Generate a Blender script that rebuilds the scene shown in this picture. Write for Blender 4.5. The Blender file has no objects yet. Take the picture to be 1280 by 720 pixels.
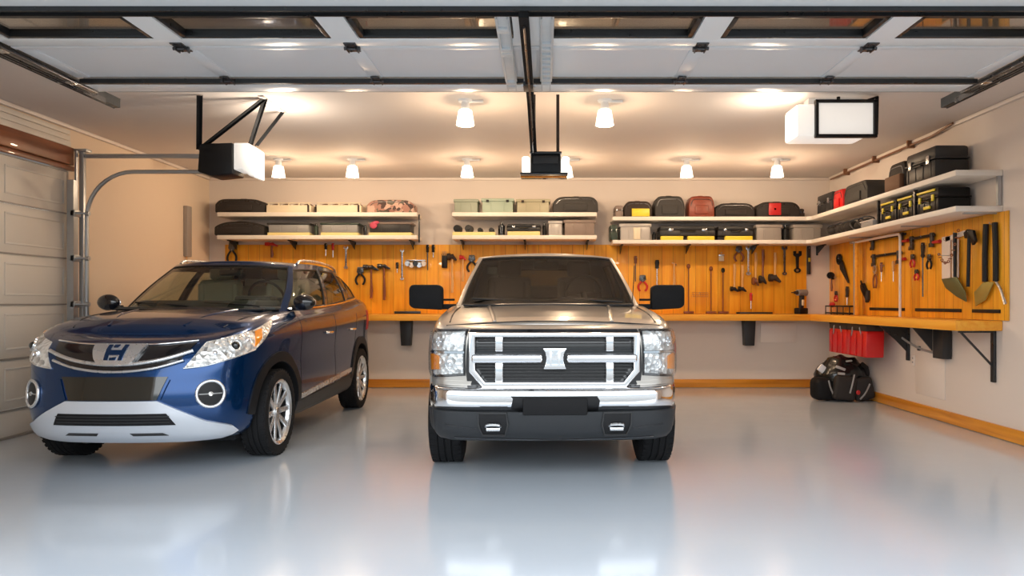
import bpy, bmesh, math, random
from mathutils import Vector, Matrix
random.seed(4)
PI = math.pi
SC = bpy.context.scene
COL = SC.collection
H = 3.2; XL = -5.1; XR = 4.35; YB = 11.03; YF = 3.4; CAMZ = 1.3

# ---------------------------------------------------------------- materials
def nodes_of(name):
    m = bpy.data.materials.new(name); m.use_nodes = True
    nt = m.node_tree; return m, nt, nt.nodes['Principled BSDF']
def mat(name, col, rough=0.5, metal=0.0, coat=0.0, emit=None, es=0.0, trans=0.0, ior=1.5, var=0.0, vscale=8, bump=0.0, bscale=60, rvar=0.0, spec=None):
    m, nt, p = nodes_of(name)
    c = (*col, 1)
    p.inputs['Base Color'].default_value = c
    p.inputs['Roughness'].default_value = rough
    p.inputs['Metallic'].default_value = metal
    p.inputs['Coat Weight'].default_value = coat
    p.inputs['Coat Roughness'].default_value = 0.03
    p.inputs['Transmission Weight'].default_value = trans
    p.inputs['IOR'].default_value = ior
    if spec is not None: p.inputs['Specular IOR Level'].default_value = spec
    if emit:
        p.inputs['Emission Color'].default_value = (*emit, 1); p.inputs['Emission Strength'].default_value = es
    tc = nt.nodes.new('ShaderNodeTexCoord')
    if var or rvar:
        n = nt.nodes.new('ShaderNodeTexNoise'); n.inputs['Scale'].default_value = vscale; n.inputs['Detail'].default_value = 5
        nt.links.new(tc.outputs['Object'], n.inputs['Vector'])
        if var:
            mx = nt.nodes.new('ShaderNodeMix'); mx.data_type = 'RGBA'
            mx.inputs[6].default_value = tuple(x*(1-var) for x in col)+(1,)
            mx.inputs[7].default_value = tuple(min(1, x*(1+var)) for x in col)+(1,)
            nt.links.new(n.outputs['Fac'], mx.inputs[0]); nt.links.new(mx.outputs[2], p.inputs['Base Color'])
        if rvar:
            mr = nt.nodes.new('ShaderNodeMapRange')
            mr.inputs[1].default_value = 0.3; mr.inputs[2].default_value = 0.7
            mr.inputs[3].default_value = max(0, rough-rvar); mr.inputs[4].default_value = rough+rvar
            nt.links.new(n.outputs['Fac'], mr.inputs[0]); nt.links.new(mr.outputs[0], p.inputs['Roughness'])
    if bump:
        n2 = nt.nodes.new('ShaderNodeTexNoise'); n2.inputs['Scale'].default_value = bscale; n2.inputs['Detail'].default_value = 4
        nt.links.new(tc.outputs['Object'], n2.inputs['Vector'])
        b = nt.nodes.new('ShaderNodeBump'); b.inputs['Strength'].default_value = bump; b.inputs['Distance'].default_value = 0.01
        nt.links.new(n2.outputs['Fac'], b.inputs['Height']); nt.links.new(b.outputs[0], p.inputs['Normal'])
    return m
def wood(name, c1, c2, axis='Z', plank=0.0, rough=0.35, coat=0.3, grain=1.0):
    """grain runs along axis; plank = width of boards across X+Y (dark joint lines)."""
    m, nt, p = nodes_of(name); L = nt.links.new
    tc = nt.nodes.new('ShaderNodeTexCoord'); mp = nt.nodes.new('ShaderNodeMapping')
    s = {'Z': (9, 9, 0.5), 'X': (0.5, 9, 9), 'Y': (9, 0.5, 9)}[axis]
    mp.inputs['Scale'].default_value = tuple(a*grain for a in s)
    L(tc.outputs['Object'], mp.inputs[0])
    n = nt.nodes.new('ShaderNodeTexNoise'); n.inputs['Scale'].default_value = 2.2; n.inputs['Detail'].default_value = 7; n.inputs['Distortion'].default_value = 0.6
    L(mp.outputs[0], n.inputs['Vector'])
    mr = nt.nodes.new('ShaderNodeMapRange'); mr.inputs[1].default_value = 0.32; mr.inputs[2].default_value = 0.68
    L(n.outputs['Fac'], mr.inputs[0])
    mx = nt.nodes.new('ShaderNodeMix'); mx.data_type = 'RGBA'
    mx.inputs[6].default_value = (*c1, 1); mx.inputs[7].default_value = (*c2, 1)
    L(mr.outputs[0], mx.inputs[0]); out = mx.outputs[2]
    if plank:
        sp = nt.nodes.new('ShaderNodeSeparateXYZ'); L(tc.outputs['Object'], sp.inputs[0])
        ad = nt.nodes.new('ShaderNodeMath'); ad.operation = 'ADD'; L(sp.outputs[0], ad.inputs[0]); L(sp.outputs[1], ad.inputs[1])
        dv = nt.nodes.new('ShaderNodeMath'); dv.operation = 'DIVIDE'; L(ad.outputs[0], dv.inputs[0]); dv.inputs[1].default_value = plank
        fr = nt.nodes.new('ShaderNodeMath'); fr.operation = 'FRACT'; L(dv.outputs[0], fr.inputs[0])
        lt = nt.nodes.new('ShaderNodeMath'); lt.operation = 'LESS_THAN'; L(fr.outputs[0], lt.inputs[0]); lt.inputs[1].default_value = 0.03
        fl = nt.nodes.new('ShaderNodeMath'); fl.operation = 'FLOOR'; L(dv.outputs[0], fl.inputs[0])
        wn = nt.nodes.new('ShaderNodeTexWhiteNoise'); wn.noise_dimensions = '1D'; L(fl.outputs[0], wn.inputs['W'])
        hv = nt.nodes.new('ShaderNodeHueSaturation')
        vr = nt.nodes.new('ShaderNodeMapRange'); vr.inputs[3].default_value = 0.88; vr.inputs[4].default_value = 1.08
        L(wn.outputs['Value'], vr.inputs[0]); L(vr.outputs[0], hv.inputs['Value']); L(out, hv.inputs['Color'])
        m2 = nt.nodes.new('ShaderNodeMix'); m2.data_type = 'RGBA'
        m2.inputs[7].default_value = tuple(x*0.4 for x in c1)+(1,)
        L(lt.outputs[0], m2.inputs[0]); L(hv.outputs[0], m2.inputs[6]); out = m2.outputs[2]
    L(out, p.inputs['Base Color'])
    p.inputs['Roughness'].default_value = rough; p.inputs['Coat Weight'].default_value = coat
    return m

M = {}
M['wall'] = mat('wall_paint', (0.74, 0.66, 0.60), 0.75, bump=0.06, bscale=180)
M['wall_left'] = mat('wall_paint_left', (0.76, 0.62, 0.48), 0.75, bump=0.06, bscale=180)
M['ceil'] = mat('ceiling_paint', (0.74, 0.67, 0.62), 0.8, bump=0.05, bscale=150)
M['trimw'] = mat('white_trim', (0.80, 0.72, 0.66), 0.45)
M['white'] = mat('white_enamel', (0.86, 0.87, 0.88), 0.35, var=0.02, vscale=3)
M['doorw'] = mat('door_white', (0.80, 0.82, 0.84), 0.38, var=0.03, vscale=2)
M['doorrail'] = mat('door_rail_white', (0.90, 0.93, 0.94), 0.3)
M['cream'] = mat('side_door_cream', (0.70, 0.66, 0.60), 0.5, var=0.03, vscale=2)
M['creamd'] = mat('side_door_seam', (0.33, 0.30, 0.27), 0.5)
M['brownbeam'] = wood('brown_beam', (0.16, 0.04, 0.012), (0.26, 0.075, 0.02), 'Y', rough=0.4)
M['black'] = mat('black_plastic', (0.009, 0.009, 0.010), 0.42, spec=0.3, var=0.2, vscale=30)
M['blacks'] = mat('black_gloss', (0.008, 0.008, 0.010), 0.12, coat=0.6)
M['blackm'] = mat('black_rubber', (0.009, 0.009, 0.010), 0.7, spec=0.22, bump=0.2, bscale=90)
M['darkmetal'] = mat('dark_metal', (0.06, 0.065, 0.07), 0.35, 0.8, rvar=0.1, vscale=20)
M['palesteel'] = mat('pale_zinc_steel', (0.70, 0.73, 0.75), 0.5, 0.35, var=0.06, vscale=15)
M['galv'] = mat('galvanised_steel', (0.46, 0.48, 0.50), 0.4, 0.7, var=0.08, vscale=25, rvar=0.08)
M['steel'] = mat('steel', (0.62, 0.63, 0.64), 0.25, 1.0, rvar=0.08, vscale=20)
M['darksteel'] = mat('dark_steel', (0.11, 0.11, 0.115), 0.32, 0.9, rvar=0.1, vscale=20)
M['chrome'] = mat('chrome', (0.92, 0.93, 0.95), 0.06, 1.0, rvar=0.02, vscale=5)
M['satin'] = mat('satin_silver', (0.78, 0.80, 0.82), 0.28, 0.85, rvar=0.05, vscale=8)
M['skid'] = mat('silver_bumper_paint', (0.66, 0.70, 0.76), 0.3, 0.35, coat=0.5)
M['blackglass'] = mat('black_gloss_panel', (0.012, 0.014, 0.012), 0.08, coat=1.0)
M['peg'] = wood('orange_plank_board', (0.84, 0.32, 0.012), (0.96, 0.47, 0.03), 'Z', plank=0.17, rough=0.45)
M['bench'] = wood('orange_bench_wood', (0.86, 0.33, 0.02), (0.95, 0.46, 0.05), 'X', rough=0.45, coat=0.05)
M['benchy'] = wood('orange_bench_wood_side', (0.86, 0.33, 0.02), (0.95, 0.46, 0.05), 'Y', rough=0.45, coat=0.05)
M['base'] = wood('orange_baseboard_wood', (0.50, 0.17, 0.015), (0.78, 0.32, 0.03), 'X', rough=0.3, grain=0.7)
M['basey'] = wood('orange_baseboard_wood_side', (0.60, 0.21, 0.015), (0.84, 0.36, 0.03), 'Y', rough=0.3, grain=0.7)
M['hwood'] = wood('handle_wood', (0.62, 0.30, 0.08), (0.82, 0.50, 0.20), 'Z', rough=0.5, grain=3)
M['darkwood'] = wood('dark_handle_wood', (0.16, 0.045, 0.015), (0.28, 0.08, 0.03), 'Z', rough=0.5, grain=3)
M['shelf'] = mat('white_shelf', (0.86, 0.80, 0.72), 0.4, var=0.02)
M['red'] = mat('red_fabric', (0.62, 0.012, 0.012), 0.35, coat=0.2, bump=0.15, bscale=40)
M['redp'] = mat('red_plastic', (0.55, 0.02, 0.02), 0.35)
M['yellow'] = mat('yellow_plastic', (0.85, 0.66, 0.04), 0.4)
M['paleyellow'] = mat('pale_yellow_plastic', (0.80, 0.68, 0.30), 0.5)
M['creamp'] = mat('cream_plastic', (0.80, 0.70, 0.52), 0.45, var=0.04)
M['fabric'] = mat('black_fabric', (0.022, 0.017, 0.015), 0.7, bump=0.4, bscale=120)
M['fabricb'] = mat('brown_black_fabric', (0.035, 0.022, 0.016), 0.7, bump=0.4, bscale=120)
M['greyfab'] = mat('grey_fabric', (0.04, 0.038, 0.036), 0.7, bump=0.4, bscale=120)
M['brownfab'] = mat('brown_fabric', (0.16, 0.075, 0.035), 0.65, bump=0.4, bscale=90)
M['redbrown'] = mat('red_brown_leather', (0.24, 0.05, 0.025), 0.4, var=0.3, vscale=12, bump=0.3, bscale=30)
M['greyp'] = mat('grey_plastic', (0.30, 0.30, 0.30), 0.45)
M['darkgrey'] = mat('charcoal_plastic', (0.032, 0.032, 0.033), 0.45, spec=0.35)
M['mint'] = mat('mint_plastic', (0.36, 0.45, 0.36), 0.45, var=0.05)
M['sage'] = mat('sage_plastic', (0.30, 0.34, 0.27), 0.45, var=0.05)
M['olive'] = mat('olive_grey_plastic', (0.40, 0.37, 0.25), 0.45, var=0.05)
M['clearp'] = mat('frosted_clear_plastic', (0.62, 0.58, 0.55), 0.3, trans=0.25)
M['warmgrey'] = mat('warm_grey_plastic', (0.33, 0.29, 0.26), 0.45, var=0.05)
M['taupe'] = mat('taupe_box', (0.24, 0.18, 0.15), 0.5, var=0.15, vscale=10)
M['darkgreen'] = mat('dark_green_plastic', (0.03, 0.05, 0.035), 0.4)
def camo():
    m, nt, p = nodes_of('mottled_pink_brown_fabric'); L = nt.links.new
    tc = nt.nodes.new('ShaderNodeTexCoord'); v = nt.nodes.new('ShaderNodeTexVoronoi'); v.inputs['Scale'].default_value = 17
    L(tc.outputs['Object'], v.inputs['Vector'])
    sp = nt.nodes.new('ShaderNodeSeparateColor'); L(v.outputs['Color'], sp.inputs[0])
    r = nt.nodes.new('ShaderNodeValToRGB'); r.color_ramp.interpolation = 'CONSTANT'
    e = r.color_ramp.elements; e[0].color = (0.08, 0.045, 0.04, 1); e[1].position = 0.3; e[1].color = (0.42, 0.22, 0.17, 1)
    x = e.new(0.6); x.color = (0.62, 0.42, 0.34, 1); x = e.new(0.85); x.color = (0.13, 0.12, 0.09, 1)
    L(sp.outputs[0], r.inputs[0]); L(r.outputs[0], p.inputs['Base Color']); p.inputs['Roughness'].default_value = 0.7
    return m
M['camo'] = camo()
def glassm(name, tint=(1, 1, 1), gloss=0.12, rough=0.0):
    m, nt, p = nodes_of(name); L = nt.links.new
    out = nt.nodes['Material Output']; nt.nodes.remove(p)
    t = nt.nodes.new('ShaderNodeBsdfTransparent'); t.inputs[0].default_value = (*tint, 1)
    g = nt.nodes.new('ShaderNodeBsdfGlossy'); g.inputs['Roughness'].default_value = rough
    lw = nt.nodes.new('ShaderNodeLayerWeight'); lw.inputs[0].default_value = 0.5
    pw = nt.nodes.new('ShaderNodeMath'); pw.operation = 'POWER'; pw.inputs[1].default_value = 4.5; L(lw.outputs['Facing'], pw.inputs[0])
    ad = nt.nodes.new('ShaderNodeMath'); ad.operation = 'ADD'; ad.use_clamp = True; ad.inputs[1].default_value = gloss+0.03; L(pw.outputs[0], ad.inputs[0])
    mx = nt.nodes.new('ShaderNodeMixShader'); L(ad.outputs[0], mx.inputs[0]); L(t.outputs[0], mx.inputs[1]); L(g.outputs[0], mx.inputs[2])
    L(mx.outputs[0], out.inputs['Surface']); return m
M['carglass'] = glassm('tinted_windscreen_glass', (0.62, 0.66, 0.58), 0.02)
M['carglassd'] = glassm('dark_tinted_glass', (0.16, 0.18, 0.17), 0.02)
M['doorglass'] = glassm('door_window_glass', (0.93, 0.94, 0.92), 0.10, 0.02)
M['lens'] = glassm('clear_lens', (0.95, 0.96, 0.97), 0.08)
def paint(name, col, metal, rough, flake=0.0):
    m, nt, p = nodes_of(name); L = nt.links.new
    p.inputs['Base Color'].default_value = (*col, 1); p.inputs['Metallic'].default_value = metal; p.inputs['Roughness'].default_value = rough
    p.inputs['Coat Weight'].default_value = 0.7; p.inputs['Coat Roughness'].default_value = 0.03
    if flake:
        tc = nt.nodes.new('ShaderNodeTexCoord'); v = nt.nodes.new('ShaderNodeTexVoronoi'); v.inputs['Scale'].default_value = 700
        L(tc.outputs['Object'], v.inputs['Vector'])
        b = nt.nodes.new('ShaderNodeBump'); b.inputs['Strength'].default_value = flake; b.inputs['Distance'].default_value = 0.0005
        L(v.outputs['Distance'], b.inputs['Height']); L(b.outputs[0], p.inputs['Normal'])
    return m
M['blue'] = paint('deep_blue_metallic_paint', (0.0, 0.038, 0.145), 0.75, 0.22, 0.03)
M['pewter'] = paint('pewter_metallic_paint', (0.50, 0.47, 0.43), 0.7, 0.3, 0.04)
def reflector(name='headlamp_reflector'):
    m, nt, p = nodes_of(name); L = nt.links.new
    tc = nt.nodes.new('ShaderNodeTexCoord'); v = nt.nodes.new('ShaderNodeTexVoronoi'); v.inputs['Scale'].default_value = 28
    L(tc.outputs['Object'], v.inputs['Vector'])
    b = nt.nodes.new('ShaderNodeBump'); b.inputs['Strength'].default_value = 0.7; b.inputs['Distance'].default_value = 0.02
    L(v.outputs['Distance'], b.inputs['Height']); L(b.outputs[0], p.inputs['Normal'])
    sp = nt.nodes.new('ShaderNodeSeparateColor'); L(v.outputs['Color'], sp.inputs[0])
    r = nt.nodes.new('ShaderNodeValToRGB'); e = r.color_ramp.elements
    e[0].color = (0.30, 0.30, 0.29, 1); e[1].color = (0.95, 0.95, 0.92, 1); e[1].position = 0.45
    L(sp.outputs[0], r.inputs[0]); L(r.outputs[0], p.inputs['Base Color'])
    p.inputs['Metallic'].default_value = 0.55; p.inputs['Roughness'].default_value = 0.22; p.inputs['Coat Weight'].default_value = 1
    return m
M['reflector'] = reflector()
M['amber'] = mat('amber_lens', (0.95, 0.30, 0.02), 0.15, coat=1)
M['seat'] = mat('beige_leather', (0.40, 0.36, 0.25), 0.55, var=0.05)
M['seatd'] = mat('dark_grey_upholstery', (0.06, 0.06, 0.055), 0.6)
M['lampshade'] = mat('glowing_frosted_shade', (0.95, 0.92, 0.85), 0.4, emit=(1, 0.86, 0.66), es=4.0)
M['openerlens'] = mat('glowing_opener_lens', (0.95, 0.93, 0.88), 0.4, emit=(1, 0.90, 0.78), es=2.2)
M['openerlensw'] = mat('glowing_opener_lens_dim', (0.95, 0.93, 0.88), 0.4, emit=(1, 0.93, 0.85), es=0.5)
def floor_mat():
    m, nt, p = nodes_of('pale_blue_epoxy'); L = nt.links.new
    tc = nt.nodes.new('ShaderNodeTexCoord')
    n = nt.nodes.new('ShaderNodeTexNoise'); n.inputs['Scale'].default_value = 1.3; n.inputs['Detail'].default_value = 5; L(tc.outputs['Object'], n.inputs['Vector'])
    mx = nt.nodes.new('ShaderNodeMix'); mx.data_type = 'RGBA'; mx.inputs[6].default_value = (0.52, 0.59, 0.66, 1); mx.inputs[7].default_value = (0.57, 0.63, 0.70, 1)
    L(n.outputs['Fac'], mx.inputs[0]); L(mx.outputs[2], p.inputs['Base Color'])
    n2 = nt.nodes.new('ShaderNodeTexNoise'); n2.inputs['Scale'].default_value = 2.5; L(tc.outputs['Object'], n2.inputs['Vector'])
    mr = nt.nodes.new('ShaderNodeMapRange'); mr.inputs[3].default_value = 0.13; mr.inputs[4].default_value = 0.22; L(n2.outputs['Fac'], mr.inputs[0]); L(mr.outputs[0], p.inputs['Roughness'])
    n3 = nt.nodes.new('ShaderNodeTexNoise'); n3.inputs['Scale'].default_value = 5; L(tc.outputs['Object'], n3.inputs['Vector'])
    b = nt.nodes.new('ShaderNodeBump'); b.inputs['Strength'].default_value = 0.03; b.inputs['Distance'].default_value = 0.02; L(n3.outputs['Fac'], b.inputs['Height']); L(b.outputs[0], p.inputs['Normal'])
    p.inputs['Coat Weight'].default_value = 0.35; p.inputs['Coat Roughness'].default_value = 0.1
    return m
M['floor'] = floor_mat()
M['concrete'] = mat('concrete_drive', (0.30, 0.30, 0.29), 0.8, var=0.08, vscale=3, bump=0.3, bscale=60)

# ---------------------------------------------------------------- mesh builder
class B:
    def __init__(s): s.bm = bmesh.new()
    def _xf(s, vs, mtx):
        if mtx is not None: bmesh.ops.transform(s.bm, matrix=mtx, verts=vs)
    def box(s, c, d, bev=0.0, rot=None, seg=2):
        r = bmesh.ops.create_cube(s.bm, size=1.0); vs = r['verts']
        bmesh.ops.scale(s.bm, vec=Vector(d), verts=vs)
        if bev:
            es = list({e for v in vs for e in v.link_edges})
            q = bmesh.ops.bevel(s.bm, geom=es, offset=bev, segments=seg, affect='EDGES', profile=0.5)
            vs = list({v for f in q['faces'] for v in f.verts} | {v for v in vs if v.is_valid})
        m = Matrix.Translation(Vector(c))
        if rot is not None: m = m @ rot
        s._xf(vs, m); return s
    def cyl(s, a, b, r0, r1=None, seg=16, cap=True):
        a = Vector(a); b = Vector(b); r1 = r0 if r1 is None else r1
        d = b-a; q = bmesh.ops.create_cone(s.bm, cap_ends=cap, segments=seg, radius1=r0, radius2=r1, depth=d.length)
        m = Matrix.Translation((a+b)/2) @ d.to_track_quat('Z', 'Y').to_matrix().to_4x4()
        s._xf(q['verts'], m); return s
    def sph(s, c, r, sc=(1, 1, 1), seg=16, rot=None):
        q = bmesh.ops.create_uvsphere(s.bm, u_segments=seg, v_segments=max(6, seg//2+2), radius=r)
        m = Matrix.Translation(Vector(c)) @ (rot if rot is not None else Matrix.Identity(4)) @ Matrix.Diagonal((*sc, 1))
        s._xf(q['verts'], m); return s
    def tube(s, pts, r, seg=8, closed=False, smooth=0):
        P = [Vector(p) for p in pts]
        for _ in range(smooth):
            Q = []; n = len(P)
            if not closed: Q.append(P[0])
            for i in range(n if closed else n-1):
                a, b = P[i], P[(i+1) % n]
                Q += [a*0.75+b*0.25, a*0.25+b*0.75]
            if not closed: Q.append(P[-1])
            P = Q
        n = len(P); rings = []
        up = None
        for i in range(n):
            t = (P[(i+1) % n]-P[i-1]) if (closed or 0 < i < n-1) else (P[1]-P[0] if i == 0 else P[-1]-P[-2])
            t.normalize()
            if up is None:
                up = Vector((0, 0, 1)) if abs(t.z) < 0.9 else Vector((1, 0, 0))
            u = (up - t*up.dot(t)).normalized(); v = t.cross(u); up = u
            rr = r[i] if isinstance(r, (list, tuple)) and len(r) == n else (r if not isinstance(r, (list, tuple)) else r[0])
            rings.append([s.bm.verts.new(P[i]+(u*math.cos(2*PI*k/seg)+v*math.sin(2*PI*k/seg))*rr) for k in range(seg)])
        for i in range(n if closed else n-1):
            A, C = rings[i], rings[(i+1) % n]
            for k in range(seg): s.bm.faces.new((A[k], A[(k+1) % seg], C[(k+1) % seg], C[k]))
        if not closed:
            s.bm.faces.new(rings[0][::-1]); s.bm.faces.new(rings[-1])
        return s
    def prism(s, poly, vec, mtx=None, bev=0.0):
        vs = [s.bm.verts.new(Vector(p)) for p in poly]; f = s.bm.faces.new(vs)
        q = bmesh.ops.extrude_face_region(s.bm, geom=[f]); nv = [g for g in q['geom'] if isinstance(g, bmesh.types.BMVert)]
        bmesh.ops.translate(s.bm, vec=Vector(vec), verts=nv); al = vs+nv
        if bev:
            es = list({e for v in al for e in v.link_edges})
            q = bmesh.ops.bevel(s.bm, geom=es, offset=bev, segments=2, affect='EDGES', profile=0.5)
            al = list({v for f in q['faces'] for v in f.verts} | {v for v in al if v.is_valid})
        s._xf(al, mtx); return s
    def lathe(s, prof, c=(0, 0, 0), axis='Z', seg=32, closed=False):
        """prof: (radius, height) pairs"""
        rings = []; c = Vector(c)
        for r, h in prof:
            ring = []
            for k in range(seg):
                a = 2*PI*k/seg; x, y = r*math.cos(a), r*math.sin(a)
                p = {'Z': (x, y, h), 'X': (h, x, y), 'Y': (x, h, y)}[axis]
                ring.append(s.bm.verts.new(c+Vector(p)))
            rings.append(ring)
        n = len(rings)
        for i in range(n if closed else n-1):
            A, C = rings[i], rings[(i+1) % n]
            for k in range(seg): s.bm.faces.new((A[k], A[(k+1) % seg], C[(k+1) % seg], C[k]))
        if not closed:
            for r_, (rad, h) in ((rings[0], prof[0]), (rings[-1], prof[-1])):
                if rad > 1e-5: s.bm.faces.new(r_)
        return s
    def to(s, name, m, parent=None, loc=None, smooth=35, label=None):
        bmesh.ops.remove_doubles(s.bm, verts=s.bm.verts, dist=1e-6)
        bmesh.ops.recalc_face_normals(s.bm, faces=s.bm.faces)
        me = bpy.data.meshes.new(name); s.bm.to_mesh(me); s.bm.free()
        mm = m if isinstance(m, (list, tuple)) else [m]
        for x in mm: me.materials.append(M[x] if isinstance(x, str) else x)
        if smooth:
            me.shade_smooth(); me.set_sharp_from_angle(angle=math.radians(smooth))
        o = bpy.data.objects.new(name, me); COL.objects.link(o)
        if parent: o.parent = parent
        if loc is not None: o.location = loc
        if label: o['label'] = label
        return o
def thing(name, label, cat, loc=(0, 0, 0), rz=0.0, group=None, ry=0.0):
    o = bpy.data.objects.new(name, None); COL.objects.link(o)
    o.empty_display_size = 0.1
    o.location = loc; o.rotation_euler = (0, ry, rz); o['label'] = label; o['category'] = cat
    if group: o['group'] = group
    return o
def tag(o, label, cat, group=None):
    o['label'] = label; o['category'] = cat
    if group: o['group'] = group
    return o
def struct(o): o['kind'] = 'structure'; return o
def rotm(axis, deg): return Matrix.Rotation(math.radians(deg), 4, axis)
def copy_tree(o, loc=None, label=None, parent=None):
    c = o.copy(); COL.objects.link(c)
    if parent: c.parent = parent
    if loc is not None: c.location = loc
    if label: c['label'] = label
    for ch in list(o.children): copy_tree(ch, parent=c)
    return c
SKY = 3.7
# ================================================================ SETTING
struct(B().box(((XL+XR)/2, (YF+YB)/2, -0.1), (XR-XL+0.6, YB-YF+0.8, 0.2)).to('floor', 'floor'))
struct(B().box(((XL+XR)/2, (YF+YB)/2, H+0.08), (XR-XL+0.6, YB-YF+0.6, 0.16)).to('ceiling', 'ceil'))
struct(B().box(((XL+XR)/2, YB+0.1, H/2), (XR-XL+0.6, 0.2, H)).to('wall_back', 'wall'))
struct(B().box((XR+0.1, (YF+YB)/2, H/2), (0.2, YB-YF, H)).to('wall_right', 'wall'))
# left wall has the opening of the side garage door
DY0, DY1, DZ = 4.9, 7.76, 2.72
b = B(); b.box((XL-0.1, (YF+DY0)/2, H/2), (0.2, DY0-YF, H)); b.box((XL-0.1, (DY1+YB)/2, H/2), (0.2, YB-DY1, H))
b.box((XL-0.1, (DY0+DY1)/2, (H+DZ)/2), (0.2, DY1-DY0, H-DZ)); struct(b.to('wall_left', 'wall_left'))
# front wall (with the big opening the camera looks through)
b = B(); b.box((XL/2-1.72-0.05, YF-0.1, H/2), (abs(XL)-3.34+0.1, 0.2, H)); b.box(((XR+3.2)/2, YF-0.1, H/2), (XR-3.2, 0.2, H))
b.box((-0.07, YF-0.1, (H+2.78)/2), (6.6, 0.2, H-2.78)); struct(b.to('wall_front', 'wall'))
struct(B().box((0, YF-0.36-7, -0.02), (30, 14, 0.04)).to('floor_driveway', 'concrete'))
# skirting
bh = 0.125
struct(B().box(((XL+XR)/2, YB-0.012, bh/2+0.006), (XR-XL-0.05, 0.024, bh), bev=0.004).to('baseboard_back', 'base'))
struct(B().box((XR-0.012, (YF+YB)/2+0.0, bh/2+0.006), (0.024, YB-YF-0.06, bh), bev=0.004).to('baseboard_right', 'basey'))
struct(B().box((XL+0.012, (DY1+YB)/2+0.1, bh/2+0.006), (0.024, YB-DY1-0.3, bh), bev=0.004).to('baseboard_left', 'basey'))
# crown strips
struct(B().box(((XL+XR)/2, YB-0.02, H-0.022), (XR-XL-0.02, 0.04, 0.04), bev=0.01).to('trim_1', 'trimw'))
struct(B().box((XR-0.02, (YF+YB)/2, H-0.022), (0.04, YB-YF-0.1, 0.04), bev=0.01).to('trim_2', 'trimw'))
struct(B().box((XL+0.02, (YF+YB)/2, H-0.022), (0.04, YB-YF-0.1, 0.04), bev=0.01).to('trim_3', 'trimw'))
# brown conduit along the right cornice
b = B(); b.tube([(XR-0.06, YB-0.2, H-0.06), (XR-0.06, 8.0, H-0.06), (XR-0.06, 7.6, H-0.02)], 0.013)
for y in (10.3, 9.4, 8.5): b.box((XR-0.045, y, H-0.045), (0.09, 0.03, 0.088), bev=0.005)
tag(b.to('conduit', mat('brown_conduit', (0.22, 0.10, 0.05), 0.4)), 'thin brown conduit pipe along the ceiling edge above the right wall shelves', 'pipe')

# ---- side garage door in left wall (door_2)
d2 = bpy.data.objects.new('door_2', None); COL.objects.link(d2); d2['kind'] = 'structure'; d2.location = (XL, (DY0+DY1)/2, 0)
L2 = DY1-DY0
seams = [0.0, 0.27, 0.76, 1.28, 1.77, 2.25, 2.70]
for i in range(len(seams)-1):
    z0, z1 = (seams[i]+0.006 if i else 0.0), seams[i+1]-0.006
    b = B(); b.box((0.0-0.035, 0, (z0+z1)/2), (0.05, L2-0.02, z1-z0), bev=0.006)
    if z1-z0 > 0.35:
        for k in range(3):
            yc = L2/2 - (k+0.5)*L2/3
            zz0, zz1 = z0+0.09, z1-0.09
            if zz1-zz0 > 0.15:
                w = L2/3-0.12
                # raised rectangular moulding
                for (cy, cz, sy, sz) in ((yc, zz0, w, 0.02), (yc, zz1, w, 0.02), (yc-w/2, (zz0+zz1)/2, 0.02, zz1-zz0), (yc+w/2, (zz0+zz1)/2, 0.02, zz1-zz0)):
                    b.box((-0.008, cy, cz), (0.009, sy+0.02 if sz == 0.02 else sy, sz), bev=0.004)
    b.to('door_section', 'cream', d2)
for z in seams[1:]:
    B().box((-0.003, 0, z), (0.012, L2-0.04, 0.014)).to('seam_seal', 'creamd', d2)
B().box((0.02, -0.0, 2.86), (0.08, L2+0.02, 0.19), bev=0.01).to('header_beam', 'brownbeam', d2)
B().box((0.012, 0.0, 2.735), (0.06, L2+0.1, 0.05), bev=0.006).to('header_trim', 'brownbeam', d2)
b = B(); b.box((0.01, 0, 2.995), (0.03, L2+0.02, 0.06), bev=0.004); b.box((0.008, 0, 3.06), (0.02, L2+0.02, 0.06), bev=0.004); b.box((0.006, 0, 3.12), (0.02, L2+0.02, 0.05), bev=0.004)
b.to('header_board', 'cream', d2)
B().box((-0.02, 0, 0.012), (0.07, L2-0.01, 0.024), bev=0.005).to('bottom_seal', 'creamd', d2)
# ---- tracks of the side door
t = thing('door_track', 'galvanised steel door track, vertical rail and curved rail, beside cream side door', 'door track', (XL+0.1, DY1, 0))
b = B(); b.box((-0.02, -0.06, 1.30), (0.07, 0.06, 2.6)); b.box((0.0, -0.02, 1.46), (0.02, 0.03, 2.92)); b.to('vertical_rail', 'galv', t)
b = B(); b.box((0.02, 0.055, 1.46), (0.05, 0.05, 2.92), bev=0.006); b.box((0.02, 0.055, 2.935), (0.14, 0.1, 0.03), bev=0.004); b.to('post', 'galv', t)
pts = [(0.10, 0, 0.2), (0.10, 0, 2.2)] + [(0.10+0.5*(1-math.cos(a)), 0, 2.2+0.5*math.sin(a)) for a in [PI/2*k/10 for k in range(1, 11)]] + [(1.55, 0, 2.70)]
b = B(); b.tube(pts, 0.022, seg=8); b.to('curved_rail', 'galv', t)
b = B(); b.box((0.80, 0.06, 2.885), (1.50, 0.05, 0.03), bev=0.004); b.box((0.80, 0.06, 2.872), (1.50, 0.02, 0.03)); b.to('horizontal_rail', 'galv', t)
for z in seams[2:6]:
    b = B(); b.box((0.0, -0.03, z), (0.05, 0.12, 0.07), bev=0.006); b.cyl((0.0, -0.08, z), (0.14, -0.02, z), 0.012); b.cyl((0.10, -0.02, z), (0.14, -0.02, z), 0.024); b.to('roller_bracket', 'galv', t)
b = B(); b.box((1.5, 0.03, 2.79), (0.04, 0.1, 0.22)); b.to('end_bracket', 'galv', t)

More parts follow.
